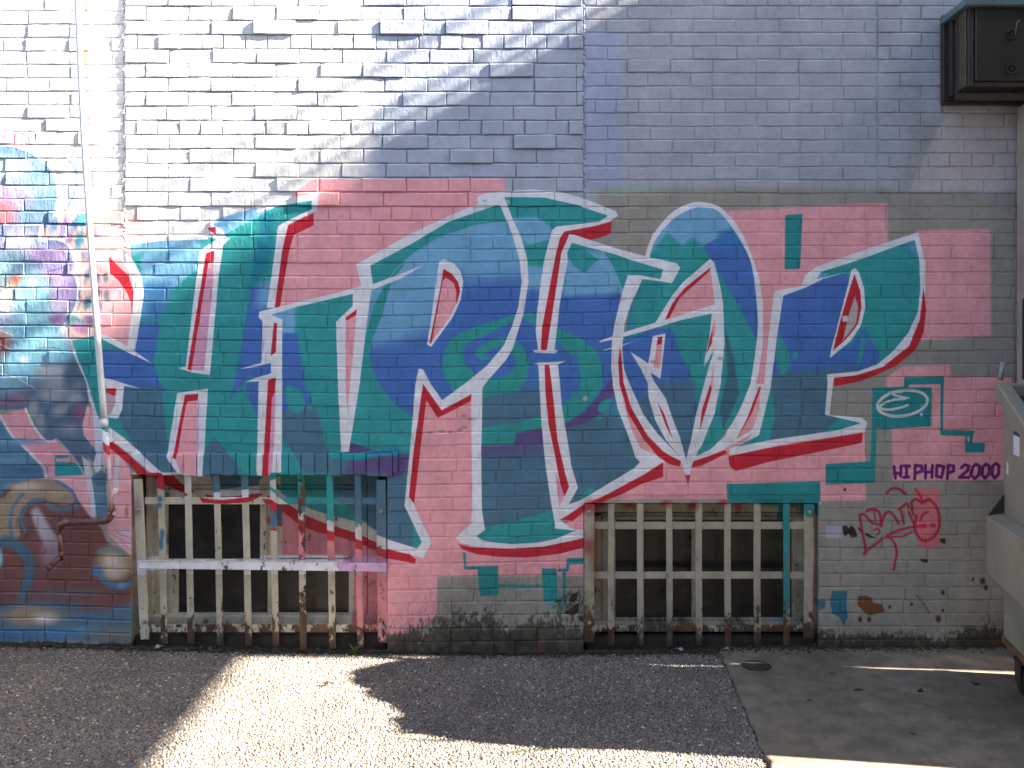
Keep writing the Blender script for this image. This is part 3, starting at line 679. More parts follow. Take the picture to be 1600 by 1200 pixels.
    # soft unevenness of hand-rolled and sprayed paint
    K.a *= (1 + .07 * (value_noise(11, 26) - .5) + .06 * (value_noise(12, 6) - .5) + .05 * (value_noise(13, 60, (.3, 1.5)) - .5))[..., None]
    return np.clip(K.a, 0, 1)
# ---------------------------------------------------------------- helpers
col = scene.collection


def link(o, parent=None):
    col.objects.link(o)
    if parent is not None:
        o.parent = parent
    return o


def thing(name, label, cat, loc=(0, 0, 0), group=None):
    o = bpy.data.objects.new(name, None)
    o.empty_display_size = .1
    o.location = loc
    o['label'], o['category'] = label, cat
    if group:
        o['group'] = group
    return link(o)


def tag(o, label, cat, group=None):
    o['label'], o['category'] = label, cat
    if group:
        o['group'] = group
    return o


def W(x, y, Y=0.0):
    """wall drawing units -> world point on the plane at depth Y"""
    f = (5.0 + Y) / 5.0
    return ((x - 800) * S * f, Y, CAMZ + (520 - y) * S * f)


def np_mesh(name, verts, faces_flat, sizes, mat, smooth=False):
    me = bpy.data.meshes.new(name)
    verts = np.asarray(verts, np.float32)
    faces_flat = np.asarray(faces_flat, np.int32)
    sizes = np.asarray(sizes, np.int32)
    me.vertices.add(len(verts))
    me.vertices.foreach_set("co", verts.ravel())
    me.loops.add(len(faces_flat))
    me.loops.foreach_set("vertex_index", faces_flat)
    me.polygons.add(len(sizes))
    st = np.concatenate([[0], np.cumsum(sizes)[:-1]]).astype(np.int32)
    me.polygons.foreach_set("loop_start", st)
    me.polygons.foreach_set("use_smooth", np.full(len(sizes), smooth) if isinstance(smooth, bool) else np.array(smooth, dtype=bool))
    me.update(calc_edges=True)
    me.validate()
    if mat:
        me.materials.append(mat)
    return me


class MB:
    """collects shapes into one bmesh"""

    def __init__(self):
        self.b = bmesh.new()

    def box(self, x0, x1, y0, y1, z0, z1, bev=0.0, rot=None, piv=None, seg=1):
        t = bmesh.new()
        bmesh.ops.create_cube(t, size=1)
        for v in t.verts:
            v.co = Vector(((x0 + x1) / 2 + v.co.x * (x1 - x0), (y0 + y1) / 2 + v.co.y * (y1 - y0), (z0 + z1) / 2 + v.co.z * (z1 - z0)))
        if bev > 0:
            bmesh.ops.bevel(t, geom=t.edges[:], offset=bev, segments=seg, affect='EDGES', profile=.6)
        if rot is not None:
            p = Vector(piv) if piv else Vector(((x0 + x1) / 2, (y0 + y1) / 2, (z0 + z1) / 2))
            for v in t.verts:
                v.co = p + rot @ (v.co - p)
        self.add(t)
        return self

    def add(self, t):
        m = {}
        for v in t.verts:
            m[v] = self.b.verts.new(v.co)
        for f in t.faces:
            try:
                nf = self.b.faces.new([m[v] for v in f.verts])
                nf.smooth = f.smooth
            except ValueError:
                pass
        t.free()

    def tube(self, pts, r, seg=10, cap=True, smooth=True):
        pts = [Vector(p) for p in pts]
        rs = r if isinstance(r, (list, tuple)) else [r] * len(pts)
        rings = []
        up = Vector((0, 0, 1))
        for i, p in enumerate(pts):
            d = (pts[min(i + 1, len(pts) - 1)] - pts[max(i - 1, 0)]).normalized()
            a = d.cross(up)
            if a.length < .05:
                a = d.cross(Vector((1, 0, 0)))
            a.normalize()
            b = d.cross(a).normalized()
            rings.append([self.b.verts.new(p + (a * math.cos(2 * math.pi * k / seg) + b * math.sin(2 * math.pi * k / seg)) * rs[i]) for k in range(seg)])
        for i in range(len(rings) - 1):
            for k in range(seg):
                f = self.b.faces.new((rings[i][k], rings[i][(k + 1) % seg], rings[i + 1][(k + 1) % seg], rings[i + 1][k]))
                f.smooth = smooth
        if cap:
            self.b.faces.new(rings[0][::-1])
            self.b.faces.new(rings[-1])
        return self

    def prism(self, poly, y0, y1, axis='y', bev=0.0):
        """outline extruded along an axis; poly holds the two other coordinates"""
        t = bmesh.new()

        def mk(u, v, w):
            return {'y': (u, w, v), 'x': (w, u, v), 'z': (u, v, w)}[axis]
        a = [t.verts.new(mk(u, v, y0)) for u, v in poly]
        b = [t.verts.new(mk(u, v, y1)) for u, v in poly]
        t.faces.new(a)
        t.faces.new(b[::-1])
        n = len(poly)
        for i in range(n):
            t.faces.new((a[i], b[i], b[(i + 1) % n], a[(i + 1) % n]))
        bmesh.ops.recalc_face_normals(t, faces=t.faces[:])
        if bev > 0:
            bmesh.ops.bevel(t, geom=t.edges[:], offset=bev, segments=1, affect='EDGES')
        self.add(t)
        return self

    def rough(self, cuts, amp, seed=0, freq=9.0):
        """cut edges up and push the vertices about a little"""
        from mathutils import noise
        bmesh.ops.subdivide_edges(self.b, edges=[e for e in self.b.edges if e.calc_length() > .03], cuts=cuts, use_grid_fill=True)
        for v in self.b.verts:
            n = noise.noise_vector(v.co * freq + Vector((seed * 3.1, seed, -seed)))
            v.co += n * amp
        return self

    def build(self, name, mat, parent=None, origin=None):
        bmesh.ops.recalc_face_normals(self.b, faces=self.b.faces[:])
        me = bpy.data.meshes.new(name)
        if origin is not None:
            o3 = Vector(origin)
            for v in self.b.verts:
                v.co -= o3
        self.b.to_mesh(me)
        self.b.free()
        if mat:
            me.materials.append(mat)
        o = bpy.data.objects.new(name, me)
        if origin is not None:
            o.location = origin
        return link(o, parent)


# ---------------------------------------------------------------- materials
def lin(c):
    return tuple(((v / 12.92) if v <= .04045 else ((v + .055) / 1.055) ** 2.4) for v in c)


class NT:
    def __init__(self, name, rough=.6, spec=.4):
        self.m = bpy.data.materials.new(name)
        self.m.use_nodes = True
        self.t = self.m.node_tree
        self.t.nodes.clear()
        self.out = self.n("ShaderNodeOutputMaterial")
        self.b = self.n("ShaderNodeBsdfPrincipled")
        self.l(self.b.outputs[0], self.out.inputs[0])
        self.b.inputs["Roughness"].default_value = rough
        self.b.inputs["Specular IOR Level"].default_value = spec
        self._pos = None

    def n(self, k, **kw):
        nd = self.t.nodes.new(k)
        for a, v in kw.items():
            setattr(nd, a, v)
        return nd

    def l(self, a, b):
        self.t.links.new(a, b)

    def pos(self):
        if self._pos is None:
            self._pos = self.n("ShaderNodeNewGeometry").outputs["Position"]
        return self._pos

    def scaled(self, sc):
        m = self.n("ShaderNodeMapping")
        m.inputs["Scale"].default_value = sc
        self.l(self.pos(), m.inputs[0])
        return m.outputs[0]

    def noise(self, scale, detail=5, rough=.55, sc=(1, 1, 1), loc=None):
        nd = self.n("ShaderNodeTexNoise")
        nd.inputs["Scale"].default_value = scale
        nd.inputs["Detail"].default_value = detail
        nd.inputs["Roughness"].default_value = rough
        self.l(self.scaled(sc), nd.inputs["Vector"])
        return nd.outputs["Fac"]

    def ramp(self, fac, stops):
        r = self.n("ShaderNodeValToRGB")
        e = r.color_ramp.elements
        while len(e) < len(stops):
            e.new(.5)
        for i, (p, c) in enumerate(stops):
            e[i].position = p
            e[i].color = (*c, 1) if isinstance(c, tuple) else (c, c, c, 1)
        self.l(fac, r.inputs[0])
        return r.outputs[0]

    def mix(self, fac, a, b, mode='MIX'):
        m = self.n("ShaderNodeMix", data_type='RGBA', blend_type=mode)
        for sock, v in ((m.inputs[0], fac), (m.inputs[6], a), (m.inputs[7], b)):
            if hasattr(v, 'links'):
                self.l(v, sock)
            elif isinstance(v, tuple):
                sock.default_value = (*v, 1)
            else:
                sock.default_value = v
        return m.outputs[2]

    def math(self, op, a, b=None, c=None):
        m = self.n("ShaderNodeMath", operation=op)
        for i, v in enumerate((a, b, c)):
            if v is None:
                continue
            if hasattr(v, 'links'):
                self.l(v, m.inputs[i])
            else:
                m.inputs[i].default_value = v
        return m.outputs[0]

    def bump(self, h, strength=.3, dist=.01):
        b = self.n("ShaderNodeBump")
        b.inputs["Strength"].default_value = strength
        b.inputs["Distance"].default_value = dist
        self.l(h, b.inputs["Height"])
        self.l(b.outputs[0], self.b.inputs["Normal"])

    def color(self, c):
        if hasattr(c, 'links'):
            self.l(c, self.b.inputs["Base Color"])
        else:
            self.b.inputs["Base Color"].default_value = (*c, 1)


def wear(name, base, dark, scale=6, amt=(.45, .75), rough=.6, bump=.15, spec=.4):
    t = NT(name, rough, spec)
    f = t.noise(scale, 7, .62)
    c = t.mix(t.ramp(f, [(amt[0], 0.0), (amt[1], 1.0)]), base, dark)
    fine = t.noise(scale * 14, 4)
    c = t.mix(.35, c, t.mix(fine, (.55, .55, .55), (1.3, 1.3, 1.3)), 'MULTIPLY')
    t.color(c)
    t.bump(fine, bump, .004)
    return t.m


arr = draw_mural()
img = bpy.data.images.new("wall_paint", MW, MH, alpha=False)
px4 = np.ones((MH, MW, 4), np.float32)
px4[..., :3] = arr[::-1]
img.pixels.foreach_set(px4.ravel())
img.update()
img.pack()
del px4


def paint_color(t):
    """the painted coat, read off the wall drawing by position on the wall"""
    sep = t.n("ShaderNodeSeparateXYZ")
    t.l(t.pos(), sep.inputs[0])
    u = t.math('MULTIPLY_ADD', sep.outputs[0], 1 / (S * (MX1 - MX0)), (800 - MX0) / (MX1 - MX0))
    v = t.math('MULTIPLY_ADD', sep.outputs[2], 1 / (S * (MY1 - MY0)), 1 - ((1015 - MY0) / (MY1 - MY0)))
    cb = t.n("ShaderNodeCombineXYZ")
    t.l(u, cb.inputs[0])
    t.l(v, cb.inputs[1])
    im = t.n("ShaderNodeTexImage", image=img, extension='EXTEND', interpolation='Linear')
    t.l(cb.outputs[0], im.inputs[0])
    return im.outputs["Color"], sep


# painted brick
t = NT("painted_brick", .62, .35)
pc, sep = paint_color(t)
fine = t.noise(150, 4, .6)
grain = t.noise(60, 4, .65, sc=(1.0, 1.0, .32))
lump = t.noise(17, 3, .5)
pc = t.mix(.5, pc, t.mix(fine, (.86, .86, .86), (1.12, 1.12, 1.12)), 'MULTIPLY')
t.color(pc)
h = t.math('ADD', t.math('MULTIPLY', grain, .55), t.math('MULTIPLY', fine, .25))
h = t.math('ADD', h, t.math('MULTIPLY', lump, .7))
t.bump(h, .55, .006)
M_BRICK = t.m

# painted mortar: same coat, a little dirt in the joints
t = NT("painted_mortar", .75, .25)
pc, sep = paint_color(t)
fine = t.noise(90, 5, .65)
pc = t.mix(t.ramp(t.noise(5, 6), [(.4, .0), (.8, .25)]), pc, t.mix(.5, pc, (.14, .12, .10)))
t.color(pc)
t.bump(fine, .8, .008)
M_MORTAR = t.m


def painted(name, rust=0.0, rust_low=True, rough=.5, seed=0.0, dirt=.25):
    """wood or steel under the same spray paint, flaking to rust or bare brown"""
    t = NT(name, rough, .4)
    pc, sep = paint_color(t)
    n1 = t.noise(38 + seed, 8, .72, sc=(1, 1, .6))
    n2 = t.noise(7 + seed, 4, .6, sc=(1.2, 1, .5))
    if rust > 0:
        hgt = t.math('MULTIPLY_ADD', sep.outputs[2], -2.4 if rust_low else 0.0, .82 if rust_low else .5)
        m = t.math('ADD', t.math('MULTIPLY', n1, 1.1), t.math('MULTIPLY', n2, .7))
        m = t.math('ADD', m, t.math('MULTIPLY', t.math('MAXIMUM', hgt, 0.0), .38))
        m = t.ramp(t.math('MULTIPLY', m, .5), [(.62 - rust * .2, 0.0), (.645 - rust * .2, 1.0)])
        rc = t.ramp(n2, [(.3, (.030, .018, .012)), (.55, (.075, .036, .018)), (.75, (.20, .085, .025))])
        pc = t.mix(m, pc, rc)
    pc = t.mix(t.ramp(n2, [(.35, 0.0), (.8, dirt)]), pc, (.09, .075, .05))
    t.color(pc)
    t.bump(n1, .25, .003)
    return t.m


M_BAR = painted("painted_bar", .37, dirt=.4)
M_BARR = painted("rusted_bar", .86, seed=2)
M_RAIL = painted("painted_rail", .42, seed=1)
M_JOIN = painted("painted_joinery", .03, rust_low=False, rough=.6, seed=3, dirt=.5)
M_LEDGE = painted("painted_ledge", .04, rust_low=False, rough=.45, seed=4, dirt=.15)

t = NT("grimy_glass", .28, .5)
n1 = t.noise(7, 7, .65, sc=(1, 1, 1.3))
n2 = t.noise(40, 5, .7)
c = t.ramp(n1, [(.3, (.010, .009, .007)), (.55, (.028, .024, .017)), (.8, (.075, .062, .042))])
t.color(t.mix(t.ramp(n2, [(.62, 0.0), (.75, .5)]), c, (.10, .085, .06)))
t.l(t.ramp(n1, [(.3, .22), (.8, .65)]), t.b.inputs["Roughness"])
M_GLASS = t.m

M_DARKC = wear("damp_dirty_concrete", (.050, .042, .032), (.018, .015, .012), 14, (.35, .7), .9, .5)
M_PIPEW = wear("white_gloss_pipe", (.80, .79, .78), (.66, .62, .58), 18, (.5, .85), .35, .05)
M_COPPER = wear("tarnished_copper", (.22, .085, .05), (.10, .05, .04), 30, (.4, .75), .38, .15, .5)
M_RUSTP = wear("rusty_pipe", (.17, .075, .062), (.09, .045, .035), 34, (.4, .7), .6, .3)
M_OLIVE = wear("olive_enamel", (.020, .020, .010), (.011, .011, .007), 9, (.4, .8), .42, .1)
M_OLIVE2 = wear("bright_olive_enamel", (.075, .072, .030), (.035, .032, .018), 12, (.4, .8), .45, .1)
M_BROWN = wear("brown_primer", (.040, .027, .023), (.020, .014, .012), 14, (.4, .8), .6, .15)
M_LID = wear("teal_grey_metal", (.11, .17, .18), (.07, .11, .12), 10, (.4, .8), .45, .1)
M_POST = wear("tan_post_paint", (.36, .30, .26), (.24, .19, .15), 5, (.4, .8), .6, .1)
M_STEEL = wear("worn_steel", (.30, .30, .30), (.16, .15, .14), 20, (.4, .8), .35, .1, .5)
M_RUBBER = wear("black_rubber", (.018, .018, .018), (.035, .033, .030), 12, (.5, .8), .7, .2)
M_BAG = wear("black_bin_bag", (.012, .012, .014), (.022, .022, .024), 9, (.5, .8), .30, .1, .5)
M_STICKER = wear("white_sticker", (.74, .74, .72), (.55, .54, .50), 30, (.5, .8), .4, .02)
M_STICKB = wear("blue_sticker", (.035, .05, .16), (.05, .06, .12), 30, (.5, .8), .4, .02)
M_WEED = wear("weed_green", (.08, .16, .03), (.05, .10, .02), 20, (.4, .8), .6, .05)
M_DEADLEAF = wear("dry_leaf", (.20, .12, .05), (.10, .06, .03), 40, (.4, .8), .75, .1)
M_PAPER = wear("scrap_paper", (.60, .58, .54), (.35, .33, .30), 60, (.4, .8), .7, .05)
M_TWIG = wear("twig_bark", (.10, .07, .045), (.05, .035, .025), 40, (.4, .8), .8, .2)

# dumpster enamel: dull tan with rust along the folds
t = NT("dumpster_enamel", .5, .4)
n1 = t.noise(5, 7, .62)
n2 = t.noise(30, 6, .7)
c = t.mix(t.ramp(n1, [(.35, 0.0), (.75, 1.0)]), (.31, .27, .20), (.22, .188, .14))
c = t.mix(t.ramp(t.math('MULTIPLY_ADD', n1, .5, t.math('MULTIPLY', n2, .5)), [(.60, 0.0), (.635, 1.0)]), c, (.13, .060, .028))
t.color(c)
t.bump(n1, .25, .02)
M_DUMP = t.m
M_RUST = wear("rust_edge", (.20, .095, .035), (.10, .045, .02), 24, (.4, .7), .8, .4)

# plain concrete pavement
t = NT("trowelled_concrete", .85, .25)
n1 = t.noise(1.6, 7, .6)
n2 = t.noise(9, 6, .62)
n3 = t.noise(210, 4, .7)
c = t.ramp(n1, [(.28, (.125, .097, .067)), (.5, (.195, .155, .110)), (.72, (.28, .228, .170))])
c = t.mix(t.ramp(n2, [(.38, .55), (.60, 0.0)]), c, (.085, .067, .050))
c = t.mix(.7, c, t.mix(n3, (.5, .5, .5), (1.45, 1.45, 1.45)), 'MULTIPLY')
vs = t.n("ShaderNodeTexVoronoi", feature='F1')
vs.inputs["Scale"].default_value = 5.5
t.l(t.scaled((1, 1, 1)), vs.inputs["Vector"])
c = t.mix(t.ramp(vs.outputs["Distance"], [(.045, .85), (.075, 0.0)]), c, (.018, .016, .016))
t.color(c)
t.bump(t.math('ADD', n3, t.math('MULTIPLY', n2, 1.5)), .4, .004)
M_CONC = t.m

# bed between the pebbles and the paving beyond them
t = NT("pebble_bed", .9, .2)
v = t.n("ShaderNodeTexVoronoi", feature='F1')
v.inputs["Scale"].default_value = 85
t.l(t.scaled((1, 1, 1)), v.inputs["Vector"])
cc = t.ramp(v.outputs["Distance"], [(.25, (.16, .145, .13)), (.62, (.035, .032, .030))])
t.color(t.mix(.6, cc, t.mix(v.outputs["Color"], (.5, .48, .45), (1.4, 1.35, 1.3)), 'MULTIPLY'))
t.bump(t.ramp(v.outputs["Distance"], [(.1, 1.0), (.65, 0.0)]), .8, .008)
M_BED = t.m

t = NT("pebbles", .62, .4)
at = t.n("ShaderNodeAttribute", attribute_name="tone")
n2 = t.noise(2.2, 5, .6)
c = t.mix(.8, at.outputs["Color"], t.ramp(n2, [(.3, .55), (.5, .98), (.72, 1.25)]), 'MULTIPLY')
t.color(c)
t.bump(t.noise(500, 3), .2, .001)
M_PEB = t.m

t = NT("grey_render", .8, .3)
n1 = t.noise(2.5, 6)
t.color(t.ramp(n1, [(.3, (.34, .32, .30)), (.7, (.46, .44, .41))]))
t.bump(t.noise(60, 4), .3, .004)
M_RENDER = t.m

# brick of the added shading wing and far block (out of the picture)
t = NT("red_brick", .8, .3)
br = t.n("ShaderNodeTexBrick")
br.inputs["Scale"].default_value = 1.0
br.inputs["Brick Width"].default_value = .21
br.inputs["Row Height"].default_value = .066
br.inputs["Mortar Size"].default_value = .006
br.inputs["Color1"].default_value = (.24, .10, .07, 1)
br.inputs["Color2"].default_value = (.32, .15, .10, 1)
br.inputs["Mortar"].default_value = (.38, .36, .33, 1)
sx = t.n("ShaderNodeSeparateXYZ")
t.l(t.pos(), sx.inputs[0])
cb = t.n("ShaderNodeCombineXYZ")
t.l(t.math('ADD', sx.outputs[0], sx.outputs[1]), cb.inputs[0])
t.l(sx.outputs[2], cb.inputs[1])
t.l(cb.outputs[0], br.inputs["Vector"])
t.color(br.outputs["Color"])
t.bump(br.outputs["Fac"], -.4, .01)
M_RED = t.m
M_PLAIN_GLASS = wear("window_glass", (.02, .025, .03), (.03, .035, .04), 3, (.4, .8), .08, .0, .6)


# ---------------------------------------------------------------- the ground
def ground_px(x):
    return np.interp(x, [-260, 0, 220, 500, 800, 1000, 1125, 1300, 1500, 1860], [1005, 1007, 1014, 1019, 1022, 1020, 1018, 1016, 1014, 1013])


def gz(X):
    """height of the pavement where it meets the wall (it dips slightly in the middle)"""
    return (1015 - ground_px(np.asarray(X) / S + 800)) * S


def slab_edge_x(Y):
    """the joint between exposed aggregate and plain concrete"""
    a = np.array(((1125 - 800) * S, 0.0))
    f = (1015 - 520) / (1165 - 520.0)
    b = np.array(((1190 - 800) * S * f, -5 * (1 - f)))
    return a[0] + (b[0] - a[0]) * (np.asarray(Y) - a[1]) / (b[1] - a[1])


def sheet(name, xs, ys, zf, mat):
    v, fidx, sizes = [], [], []
    for j, y in enumerate(ys):
        for x in xs:
            v.append((x, y, zf(x, y)))
    n = len(xs)
    for j in range(len(ys) - 1):
        for i in range(n - 1):
            a = j * n + i
            fidx += [a, a + 1, a + n + 1, a + n]
            sizes.append(4)
    o = bpy.data.objects.new(name, np_mesh(name, v, fidx, sizes, mat, True))
    return link(o)


xs = np.concatenate([[-90, -40, -15, -8], np.linspace(-5, 5, 41), [8, 15, 40, 90]])
ys = np.array([-90, -40, -20, -12, -9, -7, -6, -5, -4, -3, -2, -1, -.5, 0.0, .3, 1.0])
ground = sheet("pavement", xs, ys, lambda x, y: float(gz(x)) - .004, M_BED)
ground['kind'] = 'structure'

# plain concrete slab with a rounded, slightly raised arris along the joint
v, fi, sz = [], [], []
sl_y = np.concatenate([np.linspace(-9.0, -2.5, 20), np.linspace(-2.45, .02, 100)])
cols_ = [(-.0, -.03), (.0, .006), (.006, .011), (.02, .012)]
for y in sl_y:
    ex = float(slab_edge_x(y))
    wob = .003 * math.sin(y * 23) + .0025 * math.sin(y * 57) + rnd.gauss(0, .0025)
    row = [(ex + dx + wob, y, float(gz(ex)) + dz) for dx, dz in cols_]
    row += [(x, y, float(gz(x)) + .012) for x in np.linspace(max(ex + .1, 1.2), 9.0, 30)]
    v += row
nr = len(cols_) + 30
for j in range(len(sl_y) - 1):
    for i in range(nr - 1):
        a = j * nr + i
        fi += [a, a + 1, a + nr + 1, a + nr]
        sz.append(4)
slab = link(bpy.data.objects.new("concrete_slab", np_mesh("concrete_slab", v, fi, sz, M_CONC, True)))
slab['kind'] = 'structure'

# exposed-aggregate pebbles, every one a small domed stone
pitch = .0100
gx = np.arange(-3.6, 2.4, pitch)
gy = np.arange(-2.25, -.012, pitch * .9)
PX, PY = np.meshgrid(gx, gy)
PX[::2] += pitch * .5
PX = (PX + nrnd.uniform(-.42, .42, PX.shape) * pitch).ravel()
PY = (PY + nrnd.uniform(-.42, .42, PY.shape) * pitch).ravel()
keep = (PX < slab_edge_x(PY) - .006) & (PY < -.015)
# leave out what no camera near the photograph's can see (below the picture)
PX, PY = PX[keep], PY[keep]
n = len(PX)
ra = pitch * nrnd.uniform(.36, .78, n) * np.where(nrnd.rand(n) < .12, 1.35, 1.0)
rb = ra * nrnd.uniform(.55, .95, n)
hh = ra * nrnd.uniform(.35, .75, n)
th = nrnd.uniform(0, 2 * math.pi, n)
seg = 6
ang = np.arange(seg) / seg * 2 * math.pi
verts = np.empty((n, 2 * seg + 1, 3), np.float32)
zg = gz(PX)
for ring, (k, zz) in enumerate(((1.0, -.0012), (.72, .72))):
    jit = nrnd.uniform(.85, 1.12, (n, seg))
    ux, uy = np.cos(ang)[None] * ra[:, None] * k * jit, np.sin(ang)[None] * rb[:, None] * k * jit
    verts[:, ring * seg:(ring + 1) * seg, 0] = PX[:, None] + ux * np.cos(th)[:, None] - uy * np.sin(th)[:, None]
    verts[:, ring * seg:(ring + 1) * seg, 1] = PY[:, None] + ux * np.sin(th)[:, None] + uy * np.cos(th)[:, None]
    verts[:, ring * seg:(ring + 1) * seg, 2] = zg[:, None] - .004 + (zz if zz < 0 else zz * hh[:, None])
verts[:, 2 * seg, 0], verts[:, 2 * seg, 1] = PX + ra * nrnd.uniform(-.15, .15, n), PY + ra * nrnd.uniform(-.15, .15, n)
verts[:, 2 * seg, 2] = zg - .004 + hh
q = np.array([[k, (k + 1) % seg, seg + (k + 1) % seg, seg + k] for k in range(seg)]).ravel()
tr = np.array([[seg + k, seg + (k + 1) % seg, 2 * seg] for k in range(seg)]).ravel()
one = np.concatenate([q, tr])
flat = (one[None] + (np.arange(n) * (2 * seg + 1))[:, None]).ravel()
sizes = np.tile(np.array([4] * seg + [3] * seg), n)
me = np_mesh("exposed_aggregate", verts.reshape(-1, 3), flat, sizes, M_PEB, True)
tone = nrnd.choice(9, n, p=[.21, .18, .15, .12, .1, .09, .07, .05, .03])
pal = np.array([(.125, .115, .105), (.085, .080, .078), (.165, .15, .135), (.105, .105, .112), (.19, .155, .12), (.14, .10, .08), (.23, .21, .185), (.20, .125, .085), (.46, .44, .40)])
mean_ = np.array([.14, .127, .112])
cl = (mean_ + (pal[tone] - mean_) * .75) * nrnd.uniform(.75, 1.3, (n, 1)) * np.array([1.22, 1.11, .98])
ca = me.color_attributes.new("tone", 'FLOAT_COLOR', 'POINT')
full = np.ones((n, 2 * seg + 1, 4), np.float32)
full[..., :3] = cl[:, None, :]
ca.data.foreach_set("color", full.ravel())
peb = link(bpy.data.objects.new("exposed_aggregate", me))
peb['kind'] = 'stuff'

# ---------------------------------------------------------------- the brick wall
brick_wall = thing("brick_wall", "painted brick wall with large HIPHOP graffiti in teal and blue on pink", "wall", (0, 0, 0))
WIN = [(205, 742, 605, 1019), (912, 786, 1279, 1019)]        # openings, in wall drawing units

# mortar bed: wall face behind the bricks, with the two openings left out
mb = MB()
MY = .0023


def wq(m, x0, y0, x1, y1, Y=MY):
    """vertical rectangle on the wall"""
    p = [W(x0, y1), W(x1, y1), W(x1, y0), W(x0, y0)]
    m.b.faces.new([m.b.verts.new((a[0], Y, a[2])) for a in p])


XL, XR, YT, YB = -900, 2700, -1120, 1080
xsx = [XL, WIN[0][0], WIN[0][2], WIN[1][0], WIN[1][2], XR]
for i in range(5):
    a, b = xsx[i], xsx[i + 1]
    if i in (1, 3):
        w = WIN[i // 2]
        wq(mb, a, YT, b, w[1])
        wq(mb, a, w[3], b, YB)
    else:
        wq(mb, a, YT, b, YB)
for (x0, y0, x1, y1) in WIN:            # reveals
    D = .26
    for p, q2 in (((x0, y0), (x0, y1)), ((x1, y1), (x1, y0)), ((x1, y0), (x0, y0)), ((x0, y1), (x1, y1))):
        a, b = W(*p), W(*q2)
        mb.b.faces.new([mb.b.verts.new(c) for c in ((a[0], MY, a[2]), (b[0], MY, b[2]), (b[0], D, b[2]), (a[0], D, a[2]))])
mb.build("mortar", M_MORTAR, brick_wall)
# thickness and top of the wall behind
tw = W(XL, YT)[2]
mb = MB()
mb.box(W(XL, 0)[0], W(XR, 0)[0], .262, .45, -.25, tw)
mb.build("wall_core", M_RENDER, brick_wall)
mb = MB()
mb.box(W(XL, 0)[0] - .02, W(XR, 0)[0] + .02, -.05, .50, tw + .002, tw + .09, .01)
mb.build("coping", M_RENDER, brick_wall)


def row_y(k, x):
    """height of bed joint k at x: the coursing drifts and the infill has taller courses"""
    left = 310 + (20.9 if k < 0 else 19.85) * k
    mid = 300 + 22.3 * k if k <= 5 else 411.5 + 20.4 * (k - 5)
    right = 302 + (20.9 if k < 0 else 20.5) * k
    if k < 5:
        return left if x < 195 else (mid if x < 912 else right)
    return float(np.interp(x, [60, 600, 1000], [left, mid, right]))


def brick_variants(kind, count):
    """unit bricks: front at y=0, back at y=1, x and z from -.5 to .5"""
    out = []
    L = .21 if kind == 'stretcher' else (.1 if kind == 'header' else .16)
    Hh = .058
    for i in range(count):
        nx, nz = (6 if kind == 'stretcher' else 4), 2
        bx, bz = .0026 / L, .0030 / Hh
        us = np.concatenate([[-.5], np.linspace(-.5 + bx, .5 - bx, nx), [.5]])
        vs_ = np.concatenate([[-.5], np.linspace(-.5 + bz, .5 - .0050 / Hh, nz + 1), [.5]])
        vv = []
        for iz, w_ in enumerate(vs_):
            for ix, u in enumerate(us):
                edge = ix in (0, len(us) - 1) or iz in (0, len(vs_) - 1)
                corner = ix in (0, len(us) - 1) and iz in (0, len(vs_) - 1)
                y = .0018 if edge else rnd.gauss(0, .00035)
                if iz == len(vs_) - 1:
                    y = .0034 + rnd.gauss(0, .0004)
                if corner:
                    y = .0036
                ju, jw = rnd.gauss(0, .0008 / L), rnd.gauss(0, .0007 / Hh)
                if edge and rnd.random() < .06:
                    y += rnd.uniform(.001, .004)
                vv.append([u + ju, y, w_ + jw])
        nu, nv = len(us), len(vs_)
        ff, sm = [], []
        ring_faces = []
        for a in range(nv - 1):
            for b in range(nu - 1):
                q0 = a * nu + b
                f = [q0, q0 + 1, q0 + nu + 1, q0 + nu]
                if a in (0, nv - 2) or b in (0, nu - 2):
                    ring_faces.append(f)
                else:
                    ff.append(f)
                    sm.append(True)
        for f in ring_faces:                      # worn arris: own vertices, so the face stays flat beside it
            base = len(vv)
            vv += [list(vv[j]) for j in f]
            ff.append([base, base + 1, base + 2, base + 3])
            sm.append(False)
        loop = [b for b in range(nu)] + [a * nu + nu - 1 for a in range(1, nv)] + [(nv - 1) * nu + b for b in range(nu - 2, -1, -1)] + [a * nu for a in range(nv - 2, 0, -1)]
        base = len(vv)
        for idx in loop:
            vv.append([vv[idx][0], .022, vv[idx][2]])
        for j in range(len(loop)):
            j2 = (j + 1) % len(loop)
            ff.append([loop[j], base + j, base + j2, loop[j2]])
            sm.append(False)
        out.append((np.array(vv, np.float32), ff, sm))
    return out


VARS = {'stretcher': brick_variants('stretcher', 22), 'header': brick_variants('header', 12), 'closer': brick_variants('closer', 8)}
VMESH = {}
for kind, lst in VARS.items():
    VMESH[kind] = []
    for vv, ff, sm in lst:
        VMESH[kind].append(np_mesh("brick", vv, np.concatenate(ff), [len(f) for f in ff], M_BRICK, sm))

bricks = []      # (x0, y0, x1, y1, proud, kind)
GAP = 1.4        # joint width, drawing units


